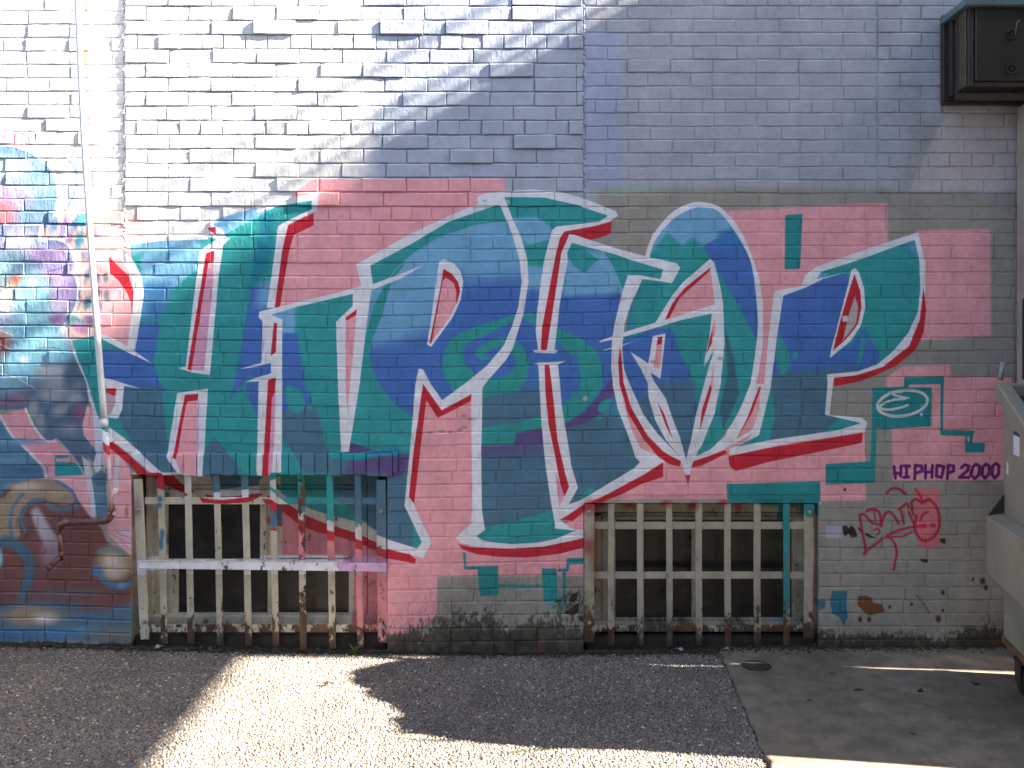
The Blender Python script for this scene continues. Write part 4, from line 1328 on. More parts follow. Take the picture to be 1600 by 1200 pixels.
def course(xa, xb, k, proud, style, off=None):
    """one course of one bay, clipped against the openings"""
    xc = .5 * (xa + xb)
    ks = row_y(k, min(max(xc, xa + 1), xb - 1))
    ke = row_y(k + 1, min(max(xc, xa + 1), xb - 1))
    segs = [(xa, xb)]
    for (wx0, wy0, wx1, wy1) in WIN:
        if ke > wy0 + 3 and ks < wy1:
            ns = []
            for a, b in segs:
                if b <= wx0 or a >= wx1:
                    ns.append((a, b))
                else:
                    if a < wx0 - 4:
                        ns.append((a, wx0))
                    if b > wx1 + 4:
                        ns.append((wx1, b))
            segs = ns
    for a, b in segs:
        hdr = style == 'header' and rnd.random() < 1
        x = a - (33.5 if k % 2 else 0) - (16 if hdr and k % 2 else 0)
        if off is not None:
            x = a - off
        while x < b - 5:
            Lb = 67.2
            if hdr or rnd.random() < .035:
                Lb = 33.6
            Lb += rnd.gauss(0, 1.0)
            x1 = min(x + Lb, b)
            if b - x1 < 9:
                x1 = b
            x0 = max(x, a)
            if x1 - x0 > 6:
                xm = (x0 + x1) / 2
                c1 = min(max(xm, xa + 1), xb - 1)
                bricks.append((x0, row_y(k, c1), x1, row_y(k + 1, c1), proud() , (row_y(k, min(xm + 30, xb - 1)) - row_y(k, max(xm - 30, xa + 1))) / 60 if k >= 5 else rnd.gauss(0, .006)))
            x = x1


flush = lambda: -abs(rnd.gauss(.001, .0012))
jagged = lambda: -abs(rnd.gauss(.001, .0016)) - (.006 if rnd.random() < .05 else 0)
for k in range(-33, 36):
    if row_y(k, 700) < -330:
        continue
    if k < 5:
        course(-430, 193, k, flush, 'header' if k % 7 == 2 else 's')
        jag = jagged if k < 1 else (lambda: -abs(rnd.gauss(.002, .0016)))
        course(196, 911, k, (lambda: jagged() - .005) if k < 1 else jag, 'header' if k % 6 == 1 else 's')
        if k < 0:
            course(914, 1370, k, flush, 'header' if k % 8 == 1 else 's')
            course(1372, 2100, k, lambda: flush() - .002, 'header' if k % 8 == 5 else 's')
        else:
            course(914, 2100, k, flush, 's')
    else:
        course(-430, 2100, k, flush, 'header' if k % 9 == 7 else 's')

# the soldier course over the left window replaces what the courses put there
SX0, SX1, SY0, SY1 = 206, 622, 707, 742
nb = []
for b in bricks:
    ym, xm = (b[1] + b[3]) / 2, (b[0] + b[2]) / 2
    if SY0 - 7 < ym < SY1 + 1 and b[2] > SX0 and b[0] < SX1:
        if b[0] < SX0 - 8:
            nb.append((b[0], b[1], SX0, b[3], b[4], b[5]))
        if b[2] > SX1 + 8:
            nb.append((SX1, b[1], b[2], b[3], b[4], b[5]))
        continue
    if b[2] > SX0 and b[0] < SX1 and b[1] < SY0 < b[3]:
        b = (b[0], b[1], b[2], SY0, b[4], b[5])
    nb.append(b)
bricks = nb
x = SX0
while x < SX1 - 8:
    x1 = min(x + 20.6 + rnd.gauss(0, .7), SX1)
    bricks.append((x, SY0 + rnd.gauss(0, .8), x1, SY1 + rnd.gauss(.5, 1.2), -abs(rnd.gauss(.008, .003)), rnd.gauss(0, .01)))
    x = x1

# which bricks show largest inside the photograph
def shown(b):
    w = max(0, min(b[2], 1588) - max(b[0], 2))
    h_ = max(0, min(b[3], 1010) - max(b[1], 2))
    hid = 1.0
    if b[2] > 1470 and b[1] < 160:
        hid = .1
    if b[2] > 1545 and b[3] > 560:
        hid = .3
    return w * h_ * hid


order = sorted(range(len(bricks)), key=lambda i: -shown(bricks[i]))
single = set(order[:300])
rest_v, rest_f, rest_s, rest_sm, nvert = [], [], [], [], 0
for i, (x0, y0, x1, y1, pr, slope) in enumerate(bricks):
    wdt, hgt = (x1 - x0 - GAP) * S, (y1 - y0 - GAP) * S
    if wdt < .01 or hgt < .01:
        continue
    kind = 'stretcher' if wdt > .17 else ('closer' if wdt > .115 else 'header')
    vi = rnd.randrange(len(VMESH[kind]))
    c = W((x0 + x1) / 2, (y0 + y1) / 2)
    jx, jz = rnd.gauss(0, .0012), rnd.gauss(0, .0010)
    mul = 1.5 if (196 < x0 < 911 and y1 < 320) else 1.0
    rx, rz = rnd.gauss(0, .0055) * mul, rnd.gauss(0, .0028) * mul
    ry = math.atan(slope) + rnd.gauss(0, .003) * mul
    flip = 1 if rnd.random() < .5 else -1
    Mx = Matrix.Translation((c[0] + jx, pr, c[2] + jz)) @ Matrix.Rotation(ry, 4, 'Y') @ Matrix.Rotation(rx, 4, 'X') @ Matrix.Rotation(rz, 4, 'Z') @ Matrix.Diagonal((wdt, 1, hgt, 1))
    if i in single:
        o = bpy.data.objects.new("brick", VMESH[kind][vi])
        o.matrix_world = Mx
        link(o, brick_wall)
    else:
        vv, ff, sm = VARS[kind][vi]
        m = np.array(Mx)
        p = vv @ m[:3, :3].T + m[:3, 3]
        rest_v.append(p)
        for f in ff:
            rest_f += [a + nvert for a in f]
            rest_s.append(len(f))
        rest_sm += sm
        nvert += len(p)
me = np_mesh("brickwork", np.concatenate(rest_v), rest_f, rest_s, M_BRICK, rest_sm)
rest = link(bpy.data.objects.new("brickwork", me), brick_wall)
rest['kind'] = 'stuff'

# rough mortar lumps squeezed out at the edges of the infilled bay
mb = MB()
from mathutils import noise as mnoise
for xe, ya, yb, sd in ((194.5, -330, 395, 1), (912.5, -330, 300, 2)):
    y = ya
    while y < yb:
        r = rnd.uniform(.006, .012)
        tb = bmesh.new()
        bmesh.ops.create_icosphere(tb, subdivisions=1, radius=1)
        p = W(xe + rnd.gauss(0, 1.2), y)
        for v_ in tb.verts:
            nn = 1 + .5 * mnoise.noise(v_.co * 1.7 + Vector((y, sd, 0)))
            v_.co = Vector((p[0] + v_.co.x * r * .8 * nn, .002 + v_.co.y * r * .7 * nn, p[2] + v_.co.z * r * 1.6 * nn))
        mb.add(tb)
        y += rnd.uniform(4, 9)
ml = mb.build("mortar_lumps", M_MORTAR, brick_wall)
ml['kind'] = 'stuff'

# ---------------------------------------------------------------- the two windows (part of the wall)


def bar(m, x0, x1, y0, y1, Ya, Yb, bev=.002, Yref=None):
    """box seen between drawing units x0..x1, y0..y1, front face at depth Ya"""
    Yr = Ya if Yref is None else Yref
    a, b = W(x0, y1, Yr), W(x1, y0, Yr)
    m.box(a[0], b[0], Ya, Yb, a[2], b[2], bev)
    return m


def one(name, mat, parent, *args, **kw):
    m = MB()
    bar(m, *args, **kw)
    return m.build(name, mat, parent)


# left window
w1 = MB()
bar(w1, 228, 238, 745, 1000, .085, .25, .003)
bar(w1, 238.6, 249, 745, 1000, .105, .25, .003)
bar(w1, 249.6, 262, 745, 1000, .12, .25, .003)
bar(w1, 545, 561, 742, 1000, .12, .25, .003)
bar(w1, 561.6, 574, 742, 1000, .105, .25, .003)
bar(w1, 574.6, 592, 742, 1000, .085, .25, .003)
bar(w1, 262, 545, 874, 884, .115, .15, .003)
bar(w1, 262, 432, 778, 787, .118, .15, .002)
bar(w1, 406, 417, 784, 875, .112, .15, .003)
bar(w1, 418, 430, 884, 962, .118, .15, .003)
bar(w1, 262, 278, 884, 962, .119, .15, .003)
win1 = w1.build("window", M_JOIN, brick_wall)
win1['label'] = "left basement window with cream and pink wooden frame"
for (ya, yb, Ya) in ((740, 757, .100), (757.8, 764, .112), (764.8, 778, .106)):
    one("head_board", M_JOIN, win1, 229, 592, ya, yb, Ya, .25, bev=.002)
pb = one("board", M_JOIN, win1, 417.5, 545, 783, 872, .125, .15)
pb['label'] = "pink painted board"
one("pane", M_GLASS, win1, 258, 408, 784, 878, .135, .145, bev=0)
one("pane", M_GLASS, win1, 270, 548, 882, 966, .137, .146, bev=0)
one("sill", M_JOIN, win1, 228, 592, 962, 977, .075, .25, bev=.004)
m = MB()
a, b = W(205, 1019), W(605, 978)
m.box(a[0] + .003, b[0] - .003, .03, .255, -.12, W(0, 995)[2], .012)
m.rough(3, .008, 1)
m.build("sill_base", M_DARKC, win1)

# right window
w2 = MB()
bar(w2, 927, 940, 788, 1000, .10, .25, .003)
bar(w2, 940.6, 962, 788, 975, .118, .25, .003)
bar(w2, 1239, 1256, 788, 975, .105, .25, .003)
bar(w2, 1256.6, 1270, 788, 1000, .09, .25, .003)
bar(w2, 1081, 1087, 826, 975, .119, .15, .002)
bar(w2, 962, 1239, 806, 812, .114, .15, .002)
bar(w2, 962, 1239, 966, 976, .114, .15, .003)
win2 = w2.build("window", M_JOIN, brick_wall)
win2['label'] = "right basement window with brown wooden frame"
for (ya, yb, Ya) in ((787, 800, .085), (800.8, 806, .10)):
    one("head_board", M_JOIN, win2, 928, 1270, ya, yb, Ya, .25, bev=.002)
one("pane", M_GLASS, win2, 958, 1084, 800, 972, .135, .145, bev=0)
one("pane", M_GLASS, win2, 1085, 1242, 800, 972, .135, .145, bev=0)
one("sill", M_JOIN, win2, 928, 1270, 973, 982, .07, .25, bev=.004)
m = MB()
a, b = W(912, 1019), W(1279, 978)
m.box(a[0] + .003, b[0] - .003, .03, .255, -.12, W(0, 1000)[2], .012)
m.rough(3, .008, 2)
m.build("sill_base", M_DARKC, win2)


# ---------------------------------------------------------------- security grilles
def wobbly_bar(x0, x1, y0, y1, Y, th=.007, seed=0, lean=0):
    """flat steel bar, slightly bent and bowed"""
    m = MB()
    n_ = 14
    prof = []
    r2 = random.Random(seed)
    ph = r2.uniform(0, 6)
    rings = []
    for i in range(n_ + 1):
        s = i / n_
        y = y0 + (y1 - y0) * s
        dx = .3 * math.sin(ph + s * 4) + lean * s
        ww = (x1 - x0) + r2.uniform(-.22, .22)
        xc_ = (x0 + x1) / 2 + dx
        a_, b_ = W(xc_ - ww / 2, y, Y), W(xc_ + ww / 2, y, Y)
        yy_ = Y + .0015 * math.sin(ph * 2 + s * 7)
        e = .0012
        rings.append([m.b.verts.new(p) for p in ((a_[0], yy_ + e, a_[2]), (a_[0] + e, yy_, a_[2]), (b_[0] - e, yy_, b_[2]), (b_[0], yy_ + e, b_[2]), (b_[0], yy_ + th, b_[2]), (a_[0], yy_ + th, a_[2]))])
    for i in range(n_):
        for k in range(6):
            m.b.faces.new((rings[i][k], rings[i][(k + 1) % 6], rings[i + 1][(k + 1) % 6], rings[i + 1][k]))
    m.b.faces.new(rings[0])
    m.b.faces.new(rings[-1][::-1])
    return m


def bolt(parent, x, y, Y):
    m = MB()
    p = W(x, y, Y)
    m.tube([(p[0], p[1] + .004, p[2]), (p[0], p[1] - .004, p[2]), (p[0], p[1] - .008, p[2])], [.011, .010, .006], 8)
    return m.build("bolt", M_STEEL, parent)


g1 = thing("window_grille", "flaking window grille with wide white ledge bar and a rusty bar", "window grille", W(405, 1012), None)
g1.location = (0, 0, 0)
BARS1 = [(246, 256, 1006), (288, 298.5, 1006), (333.5, 343.5, 1008), (377.5, 388, 1008), (422, 432, 1009), (465.5, 476, 1016), (510.5, 521, 1013), (554.5, 564.5, 1013)]
for i, (x0, x1, yb) in enumerate(BARS1):
    lean = 6 if i < 4 else 4
    o = wobbly_bar(x0 - .5, x1 - .5, 742, yb, .004, seed=20 + i, lean=lean).build("bar", M_BARR if i == 5 else M_BAR, g1)
    if i == 5:
        o['label'] = "rusty orange and brown bar"
m = wobbly_bar(208, 222, 749, 999, .0, .010, 41, 11)
m.build("side_post", M_BAR, g1)
m = wobbly_bar(588, 603, 750, 1004, .0, .010, 42, 2)
m.build("side_post", M_BAR, g1)
for nm, ya, yb, Ya, th in (("rail", 777, 788, .012, .006), ("rail", 976, 988, .012, .006)):
    m = MB()
    bar(m, 226 if ya < 900 else 236, 592, ya, yb, Ya, Ya + th, .0015)
    m.rough(2, .0012, ya)
    m.build(nm, M_RAIL, g1)
# the ledge is an angle iron lying in front of the bars
m = MB()
a, b = W(217, 892, -.040), W(604, 879, -.040)
m.box(a[0], b[0], -.040, -.033, a[2] + .003, b[2] + .003, .002, rot=Matrix.Rotation(math.radians(.75), 3, 'Y'))
m.box(a[0], b[0], -.0325, -.001, a[2] + .003, a[2] + .010, .001, rot=Matrix.Rotation(math.radians(.75), 3, 'Y'), piv=((a[0] + b[0]) / 2, -.02, (a[2] + b[2]) / 2 + .003))
m.rough(2, .0010, 5)
led = m.build("ledge_bar", M_LEDGE, g1)
led['label'] = "wide white and lilac ledge bar"
for x, y in ((216, 797), (226, 972), (596, 799), (599, 980)):
    bolt(g1, x, y, -.004)

g2 = thing("window_grille", "clean beige window grille with one teal bar near its right end", "window grille")
BARS2 = [(950, 959.5), (995.5, 1005.5), (1041, 1050.5), (1087, 1097), (1132, 1142), (1178, 1188.5), (1224, 1234)]
for i, (x0, x1) in enumerate(BARS2):
    o = wobbly_bar(x0, x1, 787, 1008 + (i % 3), .004, seed=60 + i, lean=.6).build("bar", M_BAR, g2)
    if i == 6:
        o['label'] = "teal painted bar"
wobbly_bar(912.8, 928.5, 788, 1003, .0, .010, 71, .5).build("side_post", M_BAR, g2)
wobbly_bar(1257, 1272.5, 788, 998, .0, .010, 72, -.5).build("side_post", M_BAR, g2)
for ya, yb in ((815.5, 827), (893.5, 904.5), (977, 987)):
    m = MB()
    bar(m, 927, 1258, ya, yb, .012, .018, .0015)
    m.rough(2, .0008, ya)
    m.build("rail", M_RAIL if ya > 950 else M_BAR, g2)
for x, y in ((920, 800), (921, 974), (1265, 800), (1265, 970)):
    bolt(g2, x, y, -.004)

# ---------------------------------------------------------------- pipe on the left
pipe = thing("wall_pipe", "thin white pipe running down the wall at left to copper elbows", "pipe")
YP = -.078
pts = [W(112, -330, YP), W(121, 0, YP), W(130, 200, YP), W(143, 400, YP), W(152, 520, YP), W(160, 620, YP), W(163, 660, YP)]
MB().tube(pts, .0155, 12).build("upright_pipe", M_PIPEW, pipe)
M_PIPEP = painted("painted_pipe", .05, rust_low=False, rough=.4, seed=6, dirt=.1)
MB().tube([W(163, 661, YP), W(168, 720, YP), W(173, 795, YP)], .0150, 12).build("lower_pipe", M_PIPEP, pipe)
MB().tube([W(162.6, 655, YP), W(163.6, 668, YP)], .019, 12).build("collar", M_PIPEW, pipe)


def elbow(px_pts, r, mat, Y=YP):
    return MB().tube([W(x_, y_, Y) for x_, y_ in px_pts], r, 12).build("elbow", mat, pipe)


elbow([(173.5, 788), (174.5, 798), (173.5, 806), (169, 812), (162, 814), (155, 814.5)], [.017, .0185, .0185, .0185, .0185, .017], M_COPPER)
MB().tube([W(158, 814.5, YP), W(104, 817, YP)], .0150, 12).build("cross_pipe", M_RUSTP, pipe)
elbow([(108, 817), (101, 817), (95, 820), (92.5, 826), (92.5, 833)], [.017, .0185, .0185, .0185, .017], M_COPPER)
MB().tube([W(92.5, 830, YP), W(96, 868, YP)], .0125, 12).build("drop_pipe", M_COPPER, pipe)
elbow([(96, 862), (97, 868), (95.5, 872), (90, 874)], [.014, .0155, .0155, .014], M_RUSTP)
MB().tube([W(94, 872, YP), W(76, 886, YP - .03)], .0145, 12).build("stub_pipe", M_RUSTP, pipe)
MB().tube([W(78.5, 884, YP - .026), W(73, 888, YP - .036)], [.018, .019], 10).build("end_cap", M_RUSTP, pipe)
for x_, y_ in ((114, -240), (164, 690), (172, 770)):
    m = MB()
    p = W(x_, y_, YP)
    m.box(p[0] - .010, p[0] + .010, YP + .012, -.002, p[2] - .010, p[2] + .010, .002)
    m.build("bracket", M_PIPEW, pipe)

# ---------------------------------------------------------------- cabinet high on the right, on its post
cab = thing("utility_cabinet", "dark olive metal cabinet with sloping teal lid, high above the dumpster", "cabinet")
CY = -.262
xa, zb = W(1515, 139, CY)[0], W(1515, 139, CY)[2]
zt = W(1515, 4, CY)[2]
xe = xa + .62
m = MB()
m.box(xa + .004, xe, CY + .02, -.055, zb + .03, zt, .004)
m.build("body", M_OLIVE, cab)
m = MB()
m.box(xa - .034, xa + .02, -.052, -.016, zb - .006, zt + .01, .003)
m.box(xa - .034, xe, -.052, -.016, zb - .024, zb - .007, .003)
m.build("back_flange", M_BROWN, cab)
m = MB()
m.box(xa - .012, xa + .003, -.10, -.056, zb + .008, zt, .002)
m.box(xa - .006, xa + .003, -.16, -.115, zb + .012, zt, .002)
m.build("side_rib", M_BROWN, cab)
m = MB()
m.box(xa - .008, xa + .0035, CY + .026, -.168, zb + .02, zt, .003)
m.build("side_panel", M_OLIVE2, cab)
m = MB()
m.box(xa - .004, xa + .022, CY, CY + .019, zb + .012, zt, .003)
m.box(xa + .023, xe, CY, CY + .019, zb + .012, zb + .034, .003)
m.build("door_frame", M_BROWN, cab)
m = MB()
m.box(xa + .026, xe - .02, CY - .006, CY + .019, zb + .037, zt - .004, .004)
door = m.build("door", M_OLIVE, cab)
for y_ in (54, 108):
    p = W(1580, y_, CY - .006)
    m = MB()
    pts_ = [(p[0] + .0205 * math.cos(a_), CY - .010, p[2] + .0205 * math.sin(a_)) for a_ in np.linspace(0, 2 * math.pi, 17)]
    m.tube(pts_, .0055, 6, cap=False)
    m.tube([(p[0], CY - .004, p[2]), (p[0], CY - .013, p[2])], [.011, .009], 10)
    m.build("latch", M_RUBBER, door)
p = W(1586, 54, CY - .012)
MB().tube([(p[0], p[1], p[2]), (p[0] + .003, p[1] - .012, p[2] + .05), (p[0] + .008, p[1] - .016, p[2] + .063), (p[0] + .016, p[1] - .014, p[2] + .058)], .0022, 6).build("hook", M_STEEL, door)
m = MB()
lz0, lz1 = W(1474, 37, -.02)[2], zt
lx = W(1473, 30, -.02)[0] - .012
m.prism([(-.012, lz0 - .008), (-.012, lz0 + .028), (CY - .035, lz1 + .012), (CY - .035, lz1 - .022)], lx, xe + .03, axis='x', bev=.003)
m.build("lid", M_LID, cab)
m = MB()
pxl = W(1588, 400, -.02)[0]
m.box(pxl, pxl + .20, -.20, -.02, -.05, zb - .030, .006)
m.build("post", M_POST, cab)

# ---------------------------------------------------------------- dumpster at the right edge
dump = thing("dumpster", "dull tan steel dumpster with rusty seams at the right edge", "dumpster")
DX, DY0, DY1 = 2.262, -.379, -1.30        # left face, back and front
DB = .165                                  # underside
fw = 1.75
body = MB()
# side outline (Y, Z), open at the top; walls have thickness
side = [(DY0, DB), (DY0, 1.33), (DY1 - .03, .98), (DY1, .80), (DY1, DB)]
body.prism([(y_, z_) for y_, z_ in side], DX, DX + .012, axis='x')
body.prism([(y_, z_) for y_, z_ in side], DX + fw, DX + fw + .012, axis='x')
body.box(DX + .012, DX + fw, DY0 - .012, DY0, DB, 1.33)
body.box(DX + .012, DX + fw, DY1, DY1 + .012, DB, .80)
body.prism([(DY1, .801), (DY1 + .012, .801), (DY1 - .018, .98), (DY1 - .03, .98)], DX + .012, DX + fw, axis='x')
body.box(DX + .012, DX + fw, DY1 + .012, DY0 - .012, DB, DB + .012)
body.build("body", M_DUMP, dump)
# top rim, overhanging
rim = MB()
L_ = math.hypot(DY1 - .06 - DY0, .98 - 1.33)
ang_ = math.atan2(.98 - 1.33, DY1 - .06 - DY0)
rp = [(DY0 + .004, 1.352), (DY1 - .05, .995), (DY1 - .05, .915), (DY0 + .004, 1.272)]
rim.prism(rp, DX - .035, DX + .03, axis='x', bev=.008)
rim.prism(rp, DX + fw - .03, DX + fw + .035, axis='x', bev=.008)
rim.box(DX + .031, DX + fw - .031, DY0 - .03, DY0 + .004, 1.28, 1.345, .008)
rim.box(DX + .031, DX + fw - .031, DY1 - .048, DY1 - .01, .918, .99, .008)
rim.build("rim", M_DUMP, dump)
# fork pocket on the left side, with its gusset and rusty lower edge
pk = MB()
z1, z0 = W(1548, 812, -.45)[2], W(1548, 905, -.45)[2]
pk.prism([(DX - .075, z1), (DX - .001, z1 + .015), (DX - .001, z0 - .03), (DX - .072, z0)], DY1 - .02, DY0 + .003, axis='y', bev=.004)
pk.build("fork_pocket", M_DUMP, dump)
gs = MB()
zg1 = W(1590, 778, -.5)[2]
gs.prism([(DX - .07, z1 + .004), (DX - .001, zg1), (DX - .001, z1 + .02)], DY0 - .012, DY0 - .001, axis='y', bev=.001)
gs.build("gusset", M_BROWN, dump)
re = MB()
re.box(DX - .010, DX + .014, DY1 - .004, DY0 + .002, DB - .012, DB + .018, .003)
re.box(DX - .004, DX - .0005, DY1, DY0 - .01, z0 - .055, z0 - .033, .001)
re.rough(3, .003, 9, 30)
re.build("rusty_seam", M_RUST, dump)
for yy_, xx_ in ((-.66, DX + .035), (-1.15, DX + .035), (-.66, DX + fw - .1), (-1.15, DX + fw - .1)):
    c = MB()
    c.box(xx_ - .055, xx_ - .048, yy_ - .04, yy_ + .04, .06, DB - .002, .002)
    c.box(xx_ + .030, xx_ + .037, yy_ - .04, yy_ + .04, .06, DB - .002, .002)
    c.box(xx_ - .06, xx_ + .042, yy_ - .05, yy_ + .05, DB - .012, DB - .001, .001)
    cas = c.build("caster", M_BROWN, dump)
    wv = MB()
    wv.tube([(xx_ - .044, yy_, .078), (xx_ - .040, yy_, .078), (xx_ - .030, yy_, .078), (xx_ + .012, yy_, .078), (xx_ + .022, yy_, .078), (xx_ + .026, yy_, .078)], [.050, .064, .073, .073, .064, .050], 20)
    wv.build("wheel", M_RUBBER, cas)
# stickers on the left face (thin vinyl on the steel)
for y0_, y1_, x0_, x1_, mt in ((722, 741, 1577.5, 1581.5, M_STICKER), (675, 681, 1596, 1612, M_STICKB), (681.5, 712, 1596, 1612, M_STICKER)):
    fa = DX / ((x0_ - 800) * S)
    fb = DX / ((x1_ - 800) * S)
    Ya, Yb = 5 * (fa - 1), 5 * (fb - 1)
    fm = (fa + fb) / 2
    za, zb_ = CAMZ + (520 - y0_) * S * fm, CAMZ + (520 - y1_) * S * fm
    s_ = MB()
    s_.box(DX - .0022, DX - .0004, Yb, min(Ya, DY0 - .003), zb_, za)
    s_.build("sticker", mt, dump)
# thrown-back plastic lid with its hinge bracket
fl = MB()
fl.box(DX + .075, DX + .86, DY0 - .02, DY0 - .004, 1.362, 1.735, .005)
fl.box(DX + .88, DX + fw - .03, DY0 - .02, DY0 - .004, 1.362, 1.735, .005)
for k_ in range(5):
    fl.box(DX + .12 + k_ * .15, DX + .15 + k_ * .15, DY0 - .026, DY0 - .0202, 1.40, 1.70, .002)
flo = fl.build("lid", M_RUBBER, dump)
flo['label'] = "black plastic lids thrown open"
ld = MB()
ld.tube([(DX - .01, DY0 + .02, 1.36), (DX + .005, DY0 + .03, 1.44)], .012, 8)
ld.build("hinge_bracket", M_STEEL, dump)
th_ = -.2                                   # it stands a little askew to the wall
piv_ = Vector((DX, DY0, 0))
Rz = Matrix.Rotation(th_, 4, 'Z')
dump.matrix_world = Matrix.Translation(piv_) @ Rz @ Matrix.Translation(-piv_)


def bag(cx, cy, cz, rx, ry, rz, seed, label, pinch=False):
    m = MB()
    tb = bmesh.new()
    bmesh.ops.create_icosphere(tb, subdivisions=4, radius=1)
    for v_ in tb.verts:
        c0 = v_.co.copy()
        k = 1 + .16 * mnoise.noise(c0 * 1.6 + Vector((seed, 0, 0))) + .07 * abs(mnoise.noise(c0 * 4.5 + Vector((0, seed, 0)))) - .03 * abs(mnoise.noise(Vector((c0.x * 9, c0.y * 9, c0.z * 3 + seed))))
        top = max(0, c0.z - .9) if pinch else 0
        sc_ = 1 - top * 1.6
        c0 = c0 / (abs(c0.x) ** 3 + abs(c0.y) ** 3 + abs(c0.z) ** 3) ** (1 / 3)
        v_.co = Vector((cx + c0.x * rx * k * sc_, cy + c0.y * ry * k * sc_, cz + (c0.z * k + top * .6) * rz))
    for f in tb.faces:
        f.smooth = True
    m.add(tb)
    o = m.build("rubbish_bag", M_BAG)
    return tag(o, label, "rubbish bag")


bag(2.69, -.68, 1.42, .36, .27, .40, 1.3, "black rubbish bag heaped highest, against the open lids")
bag(2.67, -.95, 1.33, .36, .27, .40, 4.7, "black rubbish bag bulging over the middle of the dumpster heap")
bag(2.62, -1.20, 1.22, .34, .20, .42, 2.2, "black rubbish bag leaning over the dumpster's front wall")
bag(DX + 1.12, -.86, 1.14, .42, .34, .30, 8.1, "black rubbish bag at the far right inside the dumpster")
tg = thing("dry_branch", "thin dry branch sticking out of the open dumpster", "branch")
for k_, (p0, p1, p2) in enumerate((((DX + .2, -1.30, 1.30), (DX - .02, -1.30, 1.48), (DX - .05, -1.245, 1.585)), ((DX + .2, -1.30, 1.30), (DX + .0, -1.36, 1.43), (DX - .04, -1.348, 1.515)),
                                   ((DX + .3, -1.30, 1.15), (DX + .1, -1.385, 1.22), (DX - .04, -1.44, 1.26)))):
    MB().tube([p0, p1, p2], [.014, .010, .003], 6).build("twig", M_TWIG, tg)
    lf = MB()
    d_ = Vector(p2) - Vector(p1)
    lf.prism([(p2[0] - .03, p2[2] - .02), (p2[0], p2[2] + .035), (p2[0] + .012, p2[2] - .01)], p2[1] - .002, p2[1] + .002, axis='y')
    lf.build("leaf", M_DEADLEAF, tg)

# ---------------------------------------------------------------- small things on the pavement


def gpt(x, y):
    """point on the pavement under picture position x, y"""
    f = 1.0
    for _ in range(4):
        Xg = (x - 800) * S * f
        f = (CAMZ - float(gz(Xg))) / ((y - 520) * S)
    return Vector(((x - 800) * S * f, 5 * (f - 1), float(gz((x - 800) * S * f))))


c = gpt(1182, 1045)
m = MB()
m.tube([(c.x, c.y, c.z + .004), (c.x, c.y, c.z + .0165), (c.x, c.y, c.z + .019)], [.070, .070, .066], 28)
dc = m.build("drain_cap", M_DARKC)
tag(dc, "small round dark drain cap set in the plain concrete", "drain cap")
m = MB()
m.tube([(c.x, c.y, c.z + .018), (c.x, c.y, c.z + .0215)], [.018, .014], 10)
m.build("plug", M_DARKC, dc)

LEAVES = [(1341, 1083, M_DEADLEAF, "dark curled leaf lying left of centre on the plain concrete"), (1438, 1084, M_DEADLEAF, "dark curled leaf lying on the concrete left of the dumpster wheel"),
          (1524, 1073, M_DEADLEAF, "small dark leaf scrap beside the dumpster wheel"), (513, 1072, M_DEADLEAF, "lone brown leaf in the sunlit patch of pebbles"),
          (250, 1014, M_PAPER, "scrap of pale paper at the corner of the left window"), (330, 1012, M_DEADLEAF, "reddish leaf under the rusty foot of the left grille"),
          (1060, 1012, M_PAPER, "torn pale litter under the right grille"), (1134, 1001, M_PAPER, "white crumpled scrap on the right window's sill base")]
for i, (x_, y_, mt, lb) in enumerate(LEAVES):
    p = gpt(x_, max(y_, 1021))
    if y_ < 1016:
        p = Vector((W(x_, 0)[0], -.006 - .01 * (i % 2), float(gz(W(x_, 0)[0])) + .004))
    m = MB()
    tb = bmesh.new()
    n_ = 8
    rr = .016 + .008 * ((i * 37) % 5) / 5
    ctr = tb.verts.new((p.x, p.y, p.z + .018))
    ring = []
    for k in range(n_):
        a_ = 2 * math.pi * k / n_
        rad = rr * (1.5 if k % 4 == 0 else .8) * (1 + .2 * math.sin(i * 3 + k))
        ring.append(tb.verts.new((p.x + rad * math.cos(a_ + i), p.y + rad * .75 * math.sin(a_ + i), p.z + .014 + .008 * math.sin(2 * a_ + i))))
    for k in range(n_):
        tb.faces.new((ctr, ring[k], ring[(k + 1) % n_]))
    bmesh.ops.solidify(tb, geom=tb.faces[:], thickness=.0012)
    m.add(tb)
    o = m.build("dead_leaf" if mt is M_DEADLEAF else "paper_scrap", mt)
    tag(o, lb, "leaf" if mt is M_DEADLEAF else "litter", "litter on the pavement")

# weed growing at the foot of the left grille
p = Vector((W(556, 0)[0], -.02, float(gz(W(556, 0)[0])) - .002))
wd = thing("weed", "tiny green weed growing at the wall base below the left grille", "weed", (0, 0, 0))
for k in range(7):
    a_ = rnd.uniform(0, 6.28)
    ln = rnd.uniform(.02, .055)
    tip = p + Vector((math.cos(a_) * ln * .6, -abs(math.sin(a_)) * ln * .4, ln))
    mid_ = (p + tip) / 2 + Vector((0, 0, ln * .2))
    MB().tube([p, mid_, tip], [.0025, .0035, .0006], 5).build("blade", M_WEED, wd)

